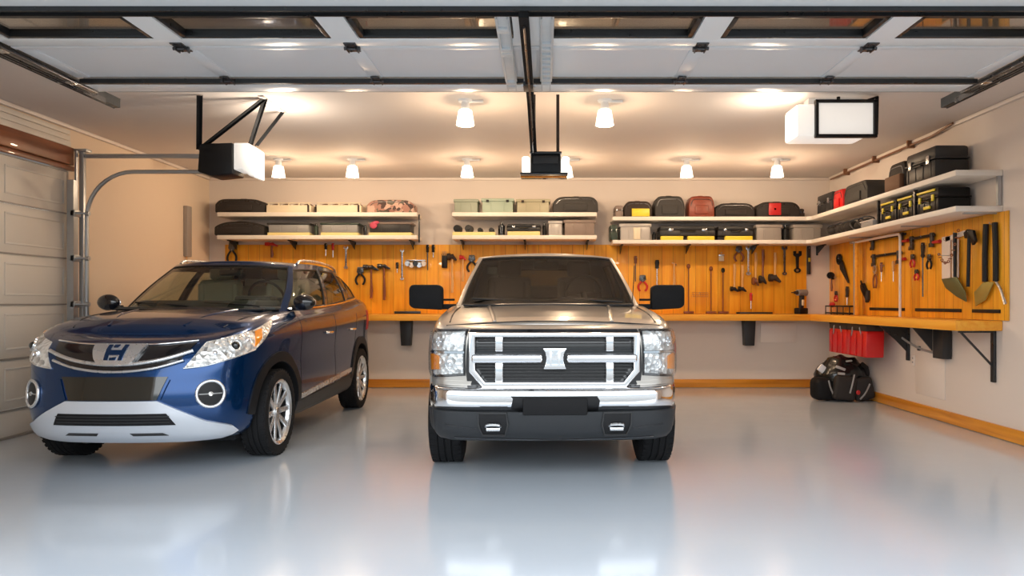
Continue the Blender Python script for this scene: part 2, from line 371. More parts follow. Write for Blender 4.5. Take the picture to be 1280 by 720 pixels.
# ================================================================ OVERHEAD DOOR (door_1)
DX0, DX1, ZD = -3.34, 3.12, 2.90
d1 = bpy.data.objects.new('door_1', None); COL.objects.link(d1); d1['kind'] = 'structure'; d1.location = (0, 0, ZD)
W = DX1-DX0; XC = (DX0+DX1)/2
stiles = [DX0, -2.27, -1.2, -0.1, 0.98, 2.03, DX1]
# windows section  y 4.0..4.5
ya, yb = 3.99, 4.52; wy0, wy1 = 4.03, 4.385
b = B()
b.box((XC, (ya+wy0)/2, 0.025), (W, wy0-ya, 0.05)); b.box((XC, (wy1+yb)/2, 0.025), (W, yb-wy1, 0.05), bev=0.004)
for i, x in enumerate(stiles):
    w = 0.16 if 0 < i < 6 else 0.10
    xx = min(max(x, DX0+w/2), DX1-w/2)
    b.box((xx, (wy0+wy1)/2, 0.02), (w, wy1-wy0, 0.06))
b.to('window_section', 'doorrail', d1)
for i in range(6):
    x0, x1 = stiles[i]+0.085, stiles[i+1]-0.085
    if i == 0: x0 = stiles[0]+0.1
    if i == 5: x1 = stiles[6]-0.1
    b = B(); t_ = 0.032; yy0, yy1 = wy0+0.01, wy1-0.005
    b.box(((x0+x1)/2, yy0+t_/2, 0.02), (x1-x0, t_, 0.05), bev=0.006); b.box(((x0+x1)/2, yy1-t_/2, 0.02), (x1-x0, t_, 0.05), bev=0.006)
    b.box((x0+t_/2, (yy0+yy1)/2, 0.02), (t_, yy1-yy0, 0.05), bev=0.006); b.box((x1-t_/2, (yy0+yy1)/2, 0.02), (t_, yy1-yy0, 0.05), bev=0.006)
    f = b.to('window_frame', 'darkmetal', d1)
    B().box(((x0+x1)/2, (yy0+yy1)/2, 0.03), (x1-x0-t_, yy1-yy0-t_, 0.006)).to('pane', 'doorglass', f)
# nearest section (mostly out of frame)
b = B(); b.box((XC, 3.68, 0.02), (W, 0.50, 0.04)); b.to('door_section', 'doorrail', d1)
# strut between (dark)
b = B(); b.box((XC, 3.955, -0.002), (W, 0.09, 0.012)); b.box((XC, 3.915, -0.014), (W, 0.012, 0.024)); b.box((XC, 3.985, -0.014), (W, 0.012, 0.024)); b.to('strut', 'darkmetal', d1)
# panel section y 4.53 .. 5.2
b = B(); b.box((XC, 4.855, 0.03), (W, 0.64, 0.035)); 
for i, x in enumerate(stiles):
    w = 0.10; xx = min(max(x, DX0+w/2), DX1-w/2)
    b.box((xx, 4.86, 0.012), (w, 0.62, 0.012), bev=0.003)
b.box((XC, 4.555, 0.012), (W, 0.05, 0.03), bev=0.004)
b.to('door_section', 'doorw', d1)
# dark stiffener and far rail
b = B(); b.box((XC, 5.215, -0.006), (W, 0.018, 0.03)); b.box((XC, 5.225, -0.020), (W, 0.035, 0.005)); b.to('strut', 'darkmetal', d1)
b = B(); b.box((XC, 5.35, 0.012), (W+0.02, 0.19, 0.06), bev=0.012); b.to('bottom_rail', 'doorrail', d1)
B().box((XC, 5.455, 0.01), (W-0.1, 0.025, 0.05), bev=0.01).to('weather_seal', 'greyp', d1)
def hinge(x, y, s=1.0):
    b = B(); b.box((x, y-0.045, -0.004), (0.075*s, 0.06, 0.008), bev=0.002); b.box((x, y+0.045, -0.004), (0.075*s, 0.06, 0.008), bev=0.002)
    b.cyl((x-0.05, y, -0.012), (x+0.05, y, -0.012), 0.011, seg=10)
    b.box((x-0.03, y+0.01, -0.014), (0.008, 0.07, 0.024)); b.box((x+0.03, y+0.01, -0.014), (0.008, 0.07, 0.024))
    for dx in (-0.02, 0.02):
        for dy in (-0.055, 0.055): b.cyl((x+dx, y+dy, -0.014), (x+dx, y+dy, 0), 0.007, seg=6)
    b.to('hinge', 'darksteel', d1)
for x in (-2.27, -1.2, 0.98, 2.03):
    hinge(x, 4.53); hinge(x, 5.20, 0.8)
# centre hardware: silver stiles either side of the opener rail
for x in (-0.235, 0.015):
    b = B(); b.box((x, 4.70, -0.008), (0.085, 1.36, 0.012), bev=0.003); b.box((x-0.03, 4.70, -0.018), (0.008, 1.36, 0.022)); b.box((x+0.03, 4.70, -0.018), (0.008, 1.36, 0.022))
    if x > 0:
        for k in range(9): b.box((x, 4.42+k*0.1, -0.02), (0.07, 0.035, 0.02), bev=0.003)
    else:
        for y in (4.2, 4.53, 4.6, 5.2, 5.3): b.box((x, y, -0.02), (0.075, 0.06, 0.02), bev=0.003)
    b.to('centre_stile', 'palesteel', d1)
b = B(); b.box((-0.11, 5.22, -0.03), (0.07, 0.16, 0.05), bev=0.004); b.cyl((-0.16, 5.2, -0.04), (-0.06, 5.2, -0.04), 0.012); b.to('arm_bracket', 'steel', d1)

# ---- ceiling tracks either side of the overhead door
def ceiling_track(x, sgn, label):
    t = thing('ceiling_track', label, 'door track', (x, 3.5, 2.90), 0)
    b = B(); b.box((0, 1.19, 0.03), (0.012, 2.46, 0.07)); b.box((sgn*0.02, 1.19, -0.005), (0.05, 2.46, 0.01)); b.box((sgn*0.03, 1.19, 0.062), (0.06, 2.46, 0.01))
    b.box((sgn*0.045, 1.19, 0.0), (0.01, 2.46, 0.03)); b.to('track_rail', 'darkmetal', t)
    b = B(); b.box((-sgn*0.085, 0.98, -0.012), (0.05, 1.96, 0.03), bev=0.004); b.box((-sgn*0.045, 0.98, -0.02), (0.012, 1.96, 0.02)); b.box((-sgn*0.015, 1.1, -0.012), (0.012, 2.2, 0.04)); b.to('inner_rail', 'darksteel', t)
    b = B(); b.tube([(-sgn*0.035, 0.0, -0.012), (-sgn*0.035, 1.9, -0.012)], 0.012, seg=8); b.to('spring', 'galv', t)
    for y in (0.5, 1.03, 1.7):
        b = B(); b.cyl((-sgn*0.1, y, -0.005), (sgn*0.02, y, -0.005), 0.008, seg=8); b.cyl((-sgn*0.01, y, -0.005), (sgn*0.015, y, -0.005), 0.025, seg=12)
        b.box((-sgn*0.07, y, -0.02), (0.06, 0.08, 0.02), bev=0.003); b.to('roller', 'steel', t)
    for y in (0.6, 2.2):
        b = B(); b.box((sgn*0.02, y, 0.18), (0.035, 0.035, 0.24)); b.to('hanger', 'darkmetal', t)
    return t
ceiling_track(-3.47, -1, 'dark steel ceiling track with rollers at the left edge of the raised door')
ceiling_track(3.25, 1, 'dark steel ceiling track with rollers at the right edge of the raised door')

# ================================================================ OPENERS
# centre opener: rail + motor hanging on straps
t = thing('door_opener', 'small black ribbed garage door opener motor hanging from straps above the pickup', 'garage door opener', (0.0, 6.5, 2.42))
b = B(); b.box((0.015, 0, 0.10), (0.27, 0.34, 0.17), bev=0.02); b.to('motor_housing', 'black', t)
b = B(); b.box((0.015, -0.17, 0.125), (0.22, 0.02, 0.07), bev=0.008); b.box((0.015, -0.176, 0.10), (0.22, 0.02, 0.012), bev=0.004); b.to('front_cover', 'darkgrey', t)
b = B(); b.box((0.015, 0, 0.19), (0.28, 0.36, 0.02), bev=0.006); b.box((0.0, -0.02, 0.012), (0.42, 0.26, 0.02), bev=0.006); b.to('chassis', 'blacks', t)
for sx in (-1, 1): B().box((0.015+sx*0.175, 0.0, 0.10), (0.07, 0.24, 0.14), bev=0.02).to('light_lens', 'openerlens', t)
b = B(); b.box((0.125, 0.05, 0.475), (0.028, 0.01, 0.57)); b.to('hanger_strap', 'fabricb', t)
b = B(); b.box((-0.09, 0.05, 0.475), (0.028, 0.01, 0.57)); b.to('hanger_strap', 'fabricb', t)
a_ = Vector((-0.11, -2.6, 0.43)); c_ = Vector((-0.10, -1.05, 0.40)); e_ = Vector((-0.09, -0.12, 0.20))
b = B()
for p, q in ((a_, c_), (c_, e_)):
    d = q-p; b.box((p+q)/2, (0.055, d.length, 0.035), rot=d.to_track_quat('Y', 'Z').to_matrix().to_4x4())
b.to('drive_rail', 'blackm', t)
b = B(); b.tube([a_+Vector((0, 0.1, -0.03)), c_+Vector((0, 0, -0.03)), e_+Vector((0, 0, -0.03))], 0.008, seg=6); b.to('drive_chain', 'darksteel', t)
B().box(a_+Vector((0, 1.2, -0.03)), (0.07, 0.16, 0.03), bev=0.004).to('trolley', 'darkmetal', t)

# left opener: black body with glowing white end, braced by black struts
t = thing('door_opener', 'black garage door opener with glowing white end, braced by struts above the blue car', 'garage door opener', (-3.06, 7.1, 2.53))
b = B(); b.prism([(-0.28, -0.13, 0.03), (-0.26, -0.13, 0.30), (0.06, -0.13, 0.31), (0.06, -0.13, 0.01), (-0.16, -0.13, -0.01)], (0, 0.28, 0), bev=0.015); b.to('motor_housing', 'black', t)
b = B(); b.prism([(0.065, -0.12, 0.05), (0.065, -0.12, 0.31), (0.20, -0.12, 0.31), (0.27, -0.12, 0.26), (0.27, -0.12, -0.02), (0.22, -0.12, -0.01), (0.14, -0.12, 0.06)], (0, 0.26, 0), bev=0.012); b.to('light_lens', 'openerlensw', t)
b = B(); b.tube([(-0.28, 0.05, 0.20), (-1.40, 0.45, 0.30)], 0.014, seg=8); b.to('drive_rail', 'galv', t)
def strut(tt, p, q, w=0.03):
    p = Vector(p); q = Vector(q); d = q-p
    b = B(); b.box((p+q)/2, (w, 0.008, d.length), rot=d.to_track_quat('Z', 'Y').to_matrix().to_4x4())
    b.box((p+q)/2+Vector((w/2, 0.004, 0)), (0.006, 0.02, d.length), rot=d.to_track_quat('Z', 'Y').to_matrix().to_4x4())
    b.to('strut', 'blackm', tt)
o0 = Vector((-3.06, 7.1, 2.53))
j = Vector((-3.36, 7.05, 2.79))
strut(t, Vector((-3.15, 6.62, 3.19))-o0, j-o0, 0.05); strut(t, Vector((-2.60, 6.72, 3.19))-o0, j-o0, 0.05)
strut(t, Vector((-2.60, 6.74, 3.19))-o0, Vector((-2.72+0.02, 7.05, 2.84))-o0 + Vector((-0.16, 0, 0)), 0.04)
strut(t, Vector((-2.60, 7.18, 3.19))-o0, Vector((-2.84, 7.12, 2.84))-o0, 0.036)
b = B(); b.tube([j-o0, (-0.24, 0.0, 0.29)], 0.012); b.to('joint_bolt', 'darksteel', t)
b = B(); b.box(Vector((-2.60, 6.95, 3.193))-o0, (0.05, 0.6, 0.014)); b.to('ceiling_plate', 'trimw', t)

# right opener: white box, lit panel in black frame
t = thing('door_opener', 'white garage door opener with lit panel in black frame near the right wall', 'garage door opener', (2.66, 6.7, 2.78))
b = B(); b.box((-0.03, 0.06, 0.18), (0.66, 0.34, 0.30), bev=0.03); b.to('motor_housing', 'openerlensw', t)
b = B()
for (cx, cz, sx, sz) in ((0.08, 0.345, 0.56, 0.028), (0.08, 0.03, 0.56, 0.03), (-0.185, 0.19, 0.028, 0.33), (0.345, 0.19, 0.028, 0.33)): b.box((cx, -0.125, cz), (sx, 0.05, sz), bev=0.004)
b.to('frame', 'black', t)
B().box((0.08, -0.115, 0.19), (0.50, 0.02, 0.29), bev=0.005).to('light_panel', 'openerlensw', t)
strut(t, (0.40, -0.05, 0.41), (0.36, -0.12, 0.05), 0.03); strut(t, (0.40, -0.05, 0.41), (0.20, -0.10, 0.34), 0.022)
b = B(); b.cyl((0.02, -0.11, 0.34), (0.02, -0.11, 0.39), 0.016); b.to('knob', 'black', t)
b = B(); b.box((0.05, 0.1, 0.38), (0.5, 0.12, 0.078)); b.to('ceiling_mount', 'white', t)

# ================================================================ CEILING SPOTLIGHTS
def spot(x, y, label, power):
    t = thing('ceiling_spotlight', label, 'ceiling light', (x, y, H), 0, 'glowing ceiling spotlights')
    b = B(); b.cyl((0, 0, -0.018), (0, 0, 0.0), 0.062, 0.07, seg=24); b.box((0.10, 0, -0.012), (0.14, 0.03, 0.02), bev=0.004); b.to('mount', 'white', t)
    b = B(); b.cyl((0, 0, -0.10), (0, 0, -0.018), 0.045, 0.035, seg=20); b.to('socket', 'white', t)
    b = B(); b.lathe([(0.046, -0.09), (0.062, -0.10), (0.075, -0.17), (0.085, -0.235), (0.078, -0.237), (0.06, -0.16), (0.045, -0.10)], closed=True, seg=24); b.to('shade', 'lampshade', t)
    b = B(); b.sph((0, 0, -0.17), 0.045, (1, 1, 1.2)); b.to('bulb', 'lampshade', t)
    l = bpy.data.lights.new('spot_bulb_light', 'POINT'); l.energy = power; l.color = (1, 0.72, 0.46); l.shadow_soft_size = 0.06
    lo = bpy.data.objects.new('bulb_light', l); COL.objects.link(lo); lo.parent = t; lo.location = (0, 0, -0.30)
PF, PB = 27, 25
for args in ((-0.74, 6.8, 'left of the two spotlights nearest the raised door', PF), (0.57, 6.8, 'right of the two spotlights nearest the raised door', PF),
    (-3.52, 9.6, 'spotlight in the far row, beside the left black opener', PB), (-2.54, 9.6, 'spotlight in the far row, above the gap right of the dome bag shelf', PB),
    (-1.02, 9.6, 'spotlight in the far row, above the sage green bins', PB), (0.30, 9.6, 'spotlight in the far row, just right of the ribbed centre opener', PB),
    (1.89, 9.6, 'spotlight in the far row, above the red-brown bag', PB), (3.09, 9.6, 'spotlight in the far row, nearest the right wall', PB)):
    spot(args[0], args[1], 'white ceiling ' + args[2], args[3])
def area(name, loc, rot, sx, sy, e, col):
    l = bpy.data.lights.new(name, 'AREA'); l.shape = 'RECTANGLE'; l.size = sx; l.size_y = sy; l.energy = e; l.color = col
    o = bpy.data.objects.new(name, l); COL.objects.link(o); o.location = loc; o.rotation_euler = rot; return o
def plight(loc, e, col, r=0.08):
    l = bpy.data.lights.new('opener_bulb', 'POINT'); l.energy = e; l.color = col; l.shadow_soft_size = r
    o = bpy.data.objects.new('opener_bulb_light', l); COL.objects.link(o); o.location = loc
plight((-2.55, 6.95, 2.80), 22, (1, 0.86, 0.70)); plight((2.10, 6.75, 2.90), 14, (1, 0.84, 0.66))
w = bpy.data.worlds.new('overcast_sky'); SC.world = w; w.use_nodes = True
nt = w.node_tree; bg = nt.nodes['Background']; bg.inputs[1].default_value = 1.0
tc = nt.nodes.new('ShaderNodeTexCoord'); sp = nt.nodes.new('ShaderNodeSeparateXYZ'); nt.links.new(tc.outputs['Generated'], sp.inputs[0])
cr = nt.nodes.new('ShaderNodeValToRGB'); nt.links.new(sp.outputs[2], cr.inputs[0]); e = cr.color_ramp.elements
e[0].position = 0.02; e[0].color = (0.20, 0.23, 0.25, 1)                     # dim street and trees at the horizon
e[1].position = 0.11; e[1].color = (0.92, 0.97, 1.0, 1)
x_ = e.new(0.50); x_.color = (0.95, 0.98, 1.0, 1); x_ = e.new(0.85); x_.color = (0.40, 0.45, 0.52, 1)
ml = nt.nodes.new('ShaderNodeVectorMath'); ml.operation = 'SCALE'; ml.inputs[3].default_value = SKY
nt.links.new(cr.outputs[0], ml.inputs[0]); nt.links.new(ml.outputs[0], bg.inputs[0])
cam = bpy.data.cameras.new('camera'); co = bpy.data.objects.new('camera', cam); COL.objects.link(co)
co.location = (0, 0, CAMZ); co.rotation_euler = (PI/2, 0, 0); cam.sensor_width = 36; cam.lens = 905*36/1280
cam.shift_x = -40/1280; cam.shift_y = 18/1280; SC.camera = co
SC.view_settings.view_transform = 'Standard'; SC.view_settings.look = 'None'; SC.view_settings.gamma = 1; SC.view_settings.use_curve_mapping = False
SC.view_settings.exposure = 0.0
# ================================================================ WALL SHELVES, BENCH, TOOL BOARDS
YS = 10.6; XS = 3.90           # front edges of the back and right shelves
YE = 6.86                       # near end of the right hand shelves and bench
def sx(px): return (px-680)/85.4           # shelf front plane
def item_x(px): return (px-680)/84.0       # just behind the front edge
ZT, ZL = 2.62, 2.285           # top surfaces of shelves A and B
ZTC, ZLC = 2.557, 2.215        # shelves C (corner run)
def shelf(x0, x1, z, label, ends=False, th=0.06, low=True):
    t = thing('wall_shelf', label, 'shelf', ((x0+x1)/2, YB, z-th))
    w = x1-x0
    b = B(); b.box((0, -0.215, th/2), (w, 0.43, th), bev=0.006); b.to('board', 'shelf', t)
    n = max(2, int(w/0.9)+1)
    for k in range(n if low else 0):
        x = -w/2+0.12+k*(w-0.24)/(n-1)
        b = B(); b.box((x, -0.008, -0.07), (0.03, 0.014, 0.15), bev=0.003); b.box((x, -0.17, -0.008), (0.03, 0.34, 0.016), bev=0.003)
        b.prism([(x-0.004, -0.01, -0.13), (x-0.004, -0.01, -0.015), (x-0.004, -0.30, -0.015), (x-0.004, -0.28, -0.03)], (0.008, 0, 0)); b.to('bracket', 'darkmetal', t)
    if ends:
        b = B(); b.box((w/2+0.012, -0.30, 0.17), (0.02, 0.03, 0.42), bev=0.004); b.to('end_post', 'darkmetal', t)
    return t
XA0, XA1 = sx(271), sx(521); XB0, XB1 = sx(565), sx(746); XC0 = sx(766)
shelf(XA0, XA1, ZT, 'upper white shelf of the left pair, holding the domed black and mottled bags', low=False)
shelf(XA0, XA1, ZL, 'lower white shelf of the left pair, just above the orange board', ends=True)
shelf(XB0, XB1, ZT, 'upper white shelf of the short middle pair, holding the green bins', low=False)
shelf(XB0, XB1, ZL, 'lower white shelf of the short middle pair, above the pickup roof')
def lshelf(z, label, posts, th=0.055):
    t = thing('wall_shelf', label, 'shelf', (XR, YB, z-th))
    x0 = XC0-XR; ys = YS-YB; xs = XS-XR; ye = YE-YB
    b = B(); b.prism([(x0, -0.002, 0), (x0, ys, 0), (xs-0.06, ys, 0), (xs, ys-0.06, 0), (xs, ye, 0), (-0.002, ye, 0), (-0.002, -0.002, 0)], (0, 0, th), bev=0.005); b.to('board', 'shelf', t)
    for k in range(0 if posts else 4):
        x = x0+0.15+k*1.0
        b = B(); b.box((x, -0.008, -0.07), (0.03, 0.014, 0.15), bev=0.003); b.box((x, -0.17, -0.008), (0.03, 0.34, 0.016), bev=0.003)
        b.prism([(x-0.004, -0.01, -0.13), (x-0.004, -0.01, -0.015), (x-0.004, -0.30, -0.015), (x-0.004, -0.28, -0.03)], (0.008, 0, 0)); b.to('bracket', 'darkmetal', t)
    for y in (() if posts else (-1.5, -2.9, -4.1)):
        b = B(); b.box((-0.008, y, -0.05), (0.014, 0.03, 0.10), bev=0.003); b.box((-0.17, y, -0.008), (0.34, 0.03, 0.016), bev=0.003); b.to('bracket', 'galv', t)
    if posts:
        for y in (-2.46, -3.31):
            b = B(); b.box((xs+0.06, y, -0.145), (0.03, 0.03, 0.29)); b.to('post', 'darksteel', t)
        b = B(); b.box((-0.03, ye+0.02, -0.14), (0.03, 0.03, 0.28)); b.to('post', 'galv', t)
    return t
lshelf(ZTC, 'upper white shelf running round the back right corner to the right wall', True)
lshelf(ZLC, 'lower white shelf running round the back right corner to the right wall', False)

# bench top: one L-shaped worktop
BT, BTH = 1.125, 0.095
t = thing('workbench', 'orange wooden wall bench running along the back wall and round the right corner', 'workbench', (XR, YB, BT-BTH))
XBL = -4.85
b = B(); b.box(((XBL-XR+XS-XR)/2, (YS-YB)/2, BTH/2), (XS-XBL, YB-YS-0.004, BTH), bev=0.008); b.to('worktop', 'bench', t)
b = B(); b.prism([(XS-XR, YS-YB+0.0, 0), (XS-XR, YE-YB, 0), (-0.002, YE-YB, 0), (-0.002, -0.004, 0), (XS-XR, -0.004, 0)], (0, 0, BTH), bev=0.008); b.to('worktop', 'benchy', t)
def tri_bracket(x, w=0.16, h=0.38):
    b = B(); b.prism([(x-w/2, -0.16, -h), (x-w/2-0.02, -0.16, 0), (x+w/2, -0.16, 0), (x+w/2-0.02, -0.16, -h)], (0, 0.14, 0), bev=0.004)
    b.to('bracket', 'darkgrey', t)
for px in (330, 508, 640, 790, 938): tri_bracket((px-680)/83.2-XR)
def side_bracket(y, solid=False, h=0.5):
    yy = y-YB
    b = B(); b.box((-0.018, yy, -h/2), (0.03, 0.05, h), bev=0.004); b.box((-0.18, yy, -0.012), (0.34, 0.04, 0.022), bev=0.004)
    p, q = Vector((-0.33, yy, -0.02)), Vector((-0.03, yy, -h*0.68)); d = q-p
    b.box((p+q)/2, (0.012, 0.02, d.length), rot=d.to_track_quat('Z', 'Y').to_matrix().to_4x4())
    if solid: b.prism([(-0.02, yy-0.006, -0.01), (-0.33, yy-0.006, -0.01), (-0.02, yy-0.006, -0.33)], (0, 0.012, 0))
    b.to('bracket', 'darkmetal', t)
side_bracket(6.98); side_bracket(8.62, True, 0.42); side_bracket(10.15, False, 0.42)
b = B(); b.box((-0.06, 7.80-YB, -0.17), (0.10, 0.20, 0.33), bev=0.006); b.prism([(-0.11, 7.9-YB, 0), (-0.33, 7.9-YB, 0), (-0.11, 7.9-YB, -0.26)], (0, 0.02, 0)); b.to('bracket', 'darkgrey', t)
# boards
tb = B().box((0, 0, 0.525), (8.84, 0.02, 1.05), bev=0.002).to('tool_board', 'peg', None, ((-4.85+3.99)/2, YB-0.012, BT+0.003)); tag(tb, 'long orange planked tool board on the back wall above the bench', 'tool board')
def rboard(y0, y1, off, label, ztop=1.03, zb=0.0):
    o = B().box((0, 0, (zb+ztop)/2), (0.02, y1-y0, ztop-zb), bev=0.002).to('tool_board', 'peg', None, (XR-off, (y0+y1)/2, BT+0.003)); tag(o, label, 'tool board'); return o
rboard(9.84, 10.98, 0.012, 'orange tool board on the right wall nearest the back corner')
rboard(6.76, 8.53, 0.012, 'orange tool board on the right wall nearest the camera, holding the long loppers')
rboard(8.54, 9.83, 0.012, 'orange tool board on the right wall behind the rounded white rail')
# framed board with white bent rail
t = thing('hanging_rail', 'white bent tube rail with rounded corner standing before the right wall tool board', 'rail', (XR-0.14, 8.54, BT+0.003))
b = B(); b.tube([(0, 0.02, 0.0), (0, 0.02, 0.86), (0, 0.02, 0.98), (0, 0.14, 0.985), (0, 1.25, 0.985)], 0.016, smooth=2); b.to('rail_tube', 'trimw', t)
b = B(); b.box((0.004, 1.22, 0.5), (0.03, 0.06, 1.0), bev=0.004); b.to('upright', 'bench', t)
b = B(); b.box((0.0, 1.27, 0.5), (0.03, 0.03, 1.0), bev=0.004); b.box((-0.01, 1.30, 0.985), (0.05, 0.12, 0.03), bev=0.004); b.to('clamp_post', 'galv', t)
# black magnetic strips
def strip(y0, y1, z, label):
    o = B().box((0, 0, 0), (0.016, y1-y0, 0.035), bev=0.003).to('magnetic_strip', 'black', None, (XR-0.0295, (y0+y1)/2, z)); tag(o, label, 'magnetic tool strip')
strip(8.68, 9.60, 1.215, 'black magnetic strip low on the board behind the rounded white rail')
strip(7.50, 8.42, 1.215, 'black magnetic strip low on the board, under the white square')
strip(6.86, 7.30, 1.215, 'black magnetic strip low on the board, nearest the camera')

# ---------------------------------------------------------------- shelf contents
def fit(x0, x1): return (x0+x1)/2, x1-x0
def bin_(x0, x1, z, h, body, lid, label, name='storage_bin', cat='storage box', base=None, slats=False, y=None, d=0.32, handle=None):
    x, w = fit(x0, x1); y = YB-0.22 if y is None else y
    t = thing(name, label, cat, (x, y, z))
    b = B(); z0 = 0.0
    if base: B().box((0, 0, 0.022), (w*0.96, d, 0.044), bev=0.005).to('base', base, t); z0 = 0.045
    b.prism([(-w*0.46, -d*0.46, z0), (w*0.46, -d*0.46, z0), (w*0.46, d*0.46, z0), (-w*0.46, d*0.46, z0)], (0, 0, (h-z0)*0.82), bev=0.012)
    for k in (-1, 1): b.box((k*w*0.2, -d*0.465, z0+(h-z0)*0.4), (0.012, 0.012, (h-z0)*0.6), bev=0.004)
    b.to('body', body, t)
    b = B(); b.box((0, 0, h-(h-z0)*0.12), (w, d, (h-z0)*0.2), bev=0.01); b.box((0, 0, h-0.006), (w*0.8, d*0.8, 0.012), bev=0.004)
    b.to('lid', lid, t)
    if handle:
        for k in (-1, 1): B().box((k*w*0.3, -d/2-0.004, h-(h-z0)*0.2), (0.04, 0.014, 0.035), bev=0.004).to('latch', handle, t)
    return t
def slat_crate(x0, x1, z, h, label):
    x, w = fit(x0, x1); t = thing('storage_crate', label, 'storage box', (x, YB-0.22, z))
    B().box((0, 0, h*0.38), (w, 0.34, h*0.74), bev=0.012).to('body', 'creamp', t)
    b = B(); n = 5
    for k in range(n): b.box((-w/2+0.03+k*(w-0.06)/(n-1)+0.0, -0.15, h*0.84), (0.022, 0.02, h*0.24), bev=0.004)
    b.box((0, -0.15, h*0.96), (w, 0.024, h*0.08), bev=0.004); b.box((0, 0.15, h*0.85), (w, 0.02, h*0.28), bev=0.004); b.to('slatted_rim', 'creamp', t)
    b = B()
    for k in range(4): b.sph((-w*0.36+k*w*0.24, -0.0, h*0.76), w*0.12, (1, 0.9, 0.45), seg=12)
    b.to('contents', 'brownfab', t)
    B().box((w/2-0.035, -0.172, h*0.4), (0.03, 0.012, h*0.7), bev=0.003).to('strap', 'fabricb', t)
def duffel(x0, x1, z, h, m, label, skew=0.0, name='duffel_bag', cat='bag', y=None, d=0.32, dome=0.5, tagm=None, patch=None, depth_axis=False, hm='fabricb', L=None, xc=None):
    """soft bag: rounded dome profile, side pockets, zip, handle"""
    if xc is None: x, w = fit(x0, x1)
    else: x, w = xc, L
    y = YB-0.22 if y is None else y
    t = thing(name, label, cat, (x, y, z), PI/2 if depth_axis else 0)
    b = B(); n = 16; prof = []
    for k in range(n+1):
        a = k/n; xx = -w/2+w*a
        e = (1-abs(2*a-1+skew*(1-abs(2*a-1)))**(2.0/dome*1.6))
        prof.append((xx, h*(0.62+0.38*max(0, e))))
    poly = [(-w/2, -d/2, 0.0), (w/2, -d/2, 0.0)]+[(p[0], -d/2, p[1]) for p in prof[::-1]]
    b.prism(poly, (0, d, 0), bev=min(0.03, h*0.12)); b.to('body', m, t)
    B().box((0, -d/2-0.008, h*0.34), (w*0.52, 0.03, h*0.42), bev=0.012).to('pocket', m, t)
    b = B(); b.tube([(p[0]*0.86, -d/2-0.002, p[1]*0.84) for p in prof], 0.005, seg=6); b.to('zip', 'darksteel', t)
    b = B(); b.tube([(-w*0.16, -0.02, h*0.93), (-w*0.12, -0.05, h*1.03), (w*0.12, -0.05, h*1.03), (w*0.16, -0.02, h*0.93)], 0.010, seg=6, smooth=1); b.to('handle', hm, t)
    if tagm: B().box((-w*0.08, -0.055, h*1.01), (w*0.09, 0.02, 0.022), bev=0.004).to('tag', tagm, t)
    if patch:
        m2, px_, pw = patch; B().box((px_*w, -d/2-0.026, h*0.5), (pw*w, 0.02, h*0.78), bev=0.006).to('patch', m2, t)
        b = B(); b.lathe([(0.0, 0), (0.016, 0)], c=(px_*w, -d/2-0.0375, h*0.5), axis='Y', seg=10); b.to('badge', 'blacks', t)
    return t
def hardcase(x0, x1, z, h, m, label, lat='steel', base=None, y=None, d=0.32, depth_axis=False, L=None, xc=None, ribs=4, handle=True, bev=0.02):
    if xc is None: x, w = fit(x0, x1)
    else: x, w = xc, L
    y = YB-0.22 if y is None else y
    t = thing('tool_case', label, 'tool case', (x, y, z), -PI/2 if depth_axis else 0); z0 = 0
    if base:
        bm_, segs = base
        for (f0, f1) in segs: B().box((-w/2+w*(f0+f1)/2, -0.01, 0.03), (w*(f1-f0), d, 0.06), bev=0.005).to('yellow_base', bm_, t)
        z0 = 0.062
        b = B(); b.box((0, 0.02, 0.03), (w*0.98, d*0.8, 0.058), bev=0.006); b.to('tray', 'black', t)
    hh = h-z0
    b = B(); b.box((0, 0, z0+hh*0.30), (w, d, hh*0.58), bev=bev)
    for k in range(ribs): b.box((-w*0.38+k*w*0.76/(ribs-1), -d/2, z0+hh*0.3), (0.014, 0.012, hh*0.42), bev=0.003)
    b.to('body', m, t)
    b = B(); b.box((0, 0, z0+hh*0.80), (w*0.985, d*0.98, hh*0.40), bev=bev); b.box((0, 0, z0+hh*0.62), (w*1.01, d*1.01, hh*0.05), bev=0.004); b.to('lid', m, t)
    for k in (-1, 1):
        b = B(); b.box((k*w*0.3, -d/2-0.006, z0+hh*0.6), (w*0.09, 0.018, hh*0.26), bev=0.005); b.to('latch', lat, t)
    if handle:
        b = B(); b.tube([(-w*0.13, -d/2, z0+hh*0.5), (-w*0.13, -d/2-0.03, z0+hh*0.5), (w*0.13, -d/2-0.03, z0+hh*0.5), (w*0.13, -d/2, z0+hh*0.5)], 0.008, seg=6); b.to('handle', 'blacks', t)
    return t
X = item_x
# shelf A top
duffel(X(273), X(335), ZT, 0.205, 'fabric', 'domed black soft bag with pale tag on the top left shelf', skew=0.25, tagm='creamp')
slat_crate(X(337), X(392), ZT, 0.15, 'cream slatted crate beside the domed black bag on the top left shelf')
slat_crate(X(399), X(454), ZT, 0.15, 'cream slatted crate beside the mottled bag on the top left shelf')
duffel(X(461), X(519), ZT, 0.19, 'camo', 'mottled pink and brown domed bag at the right end of the top left shelf')
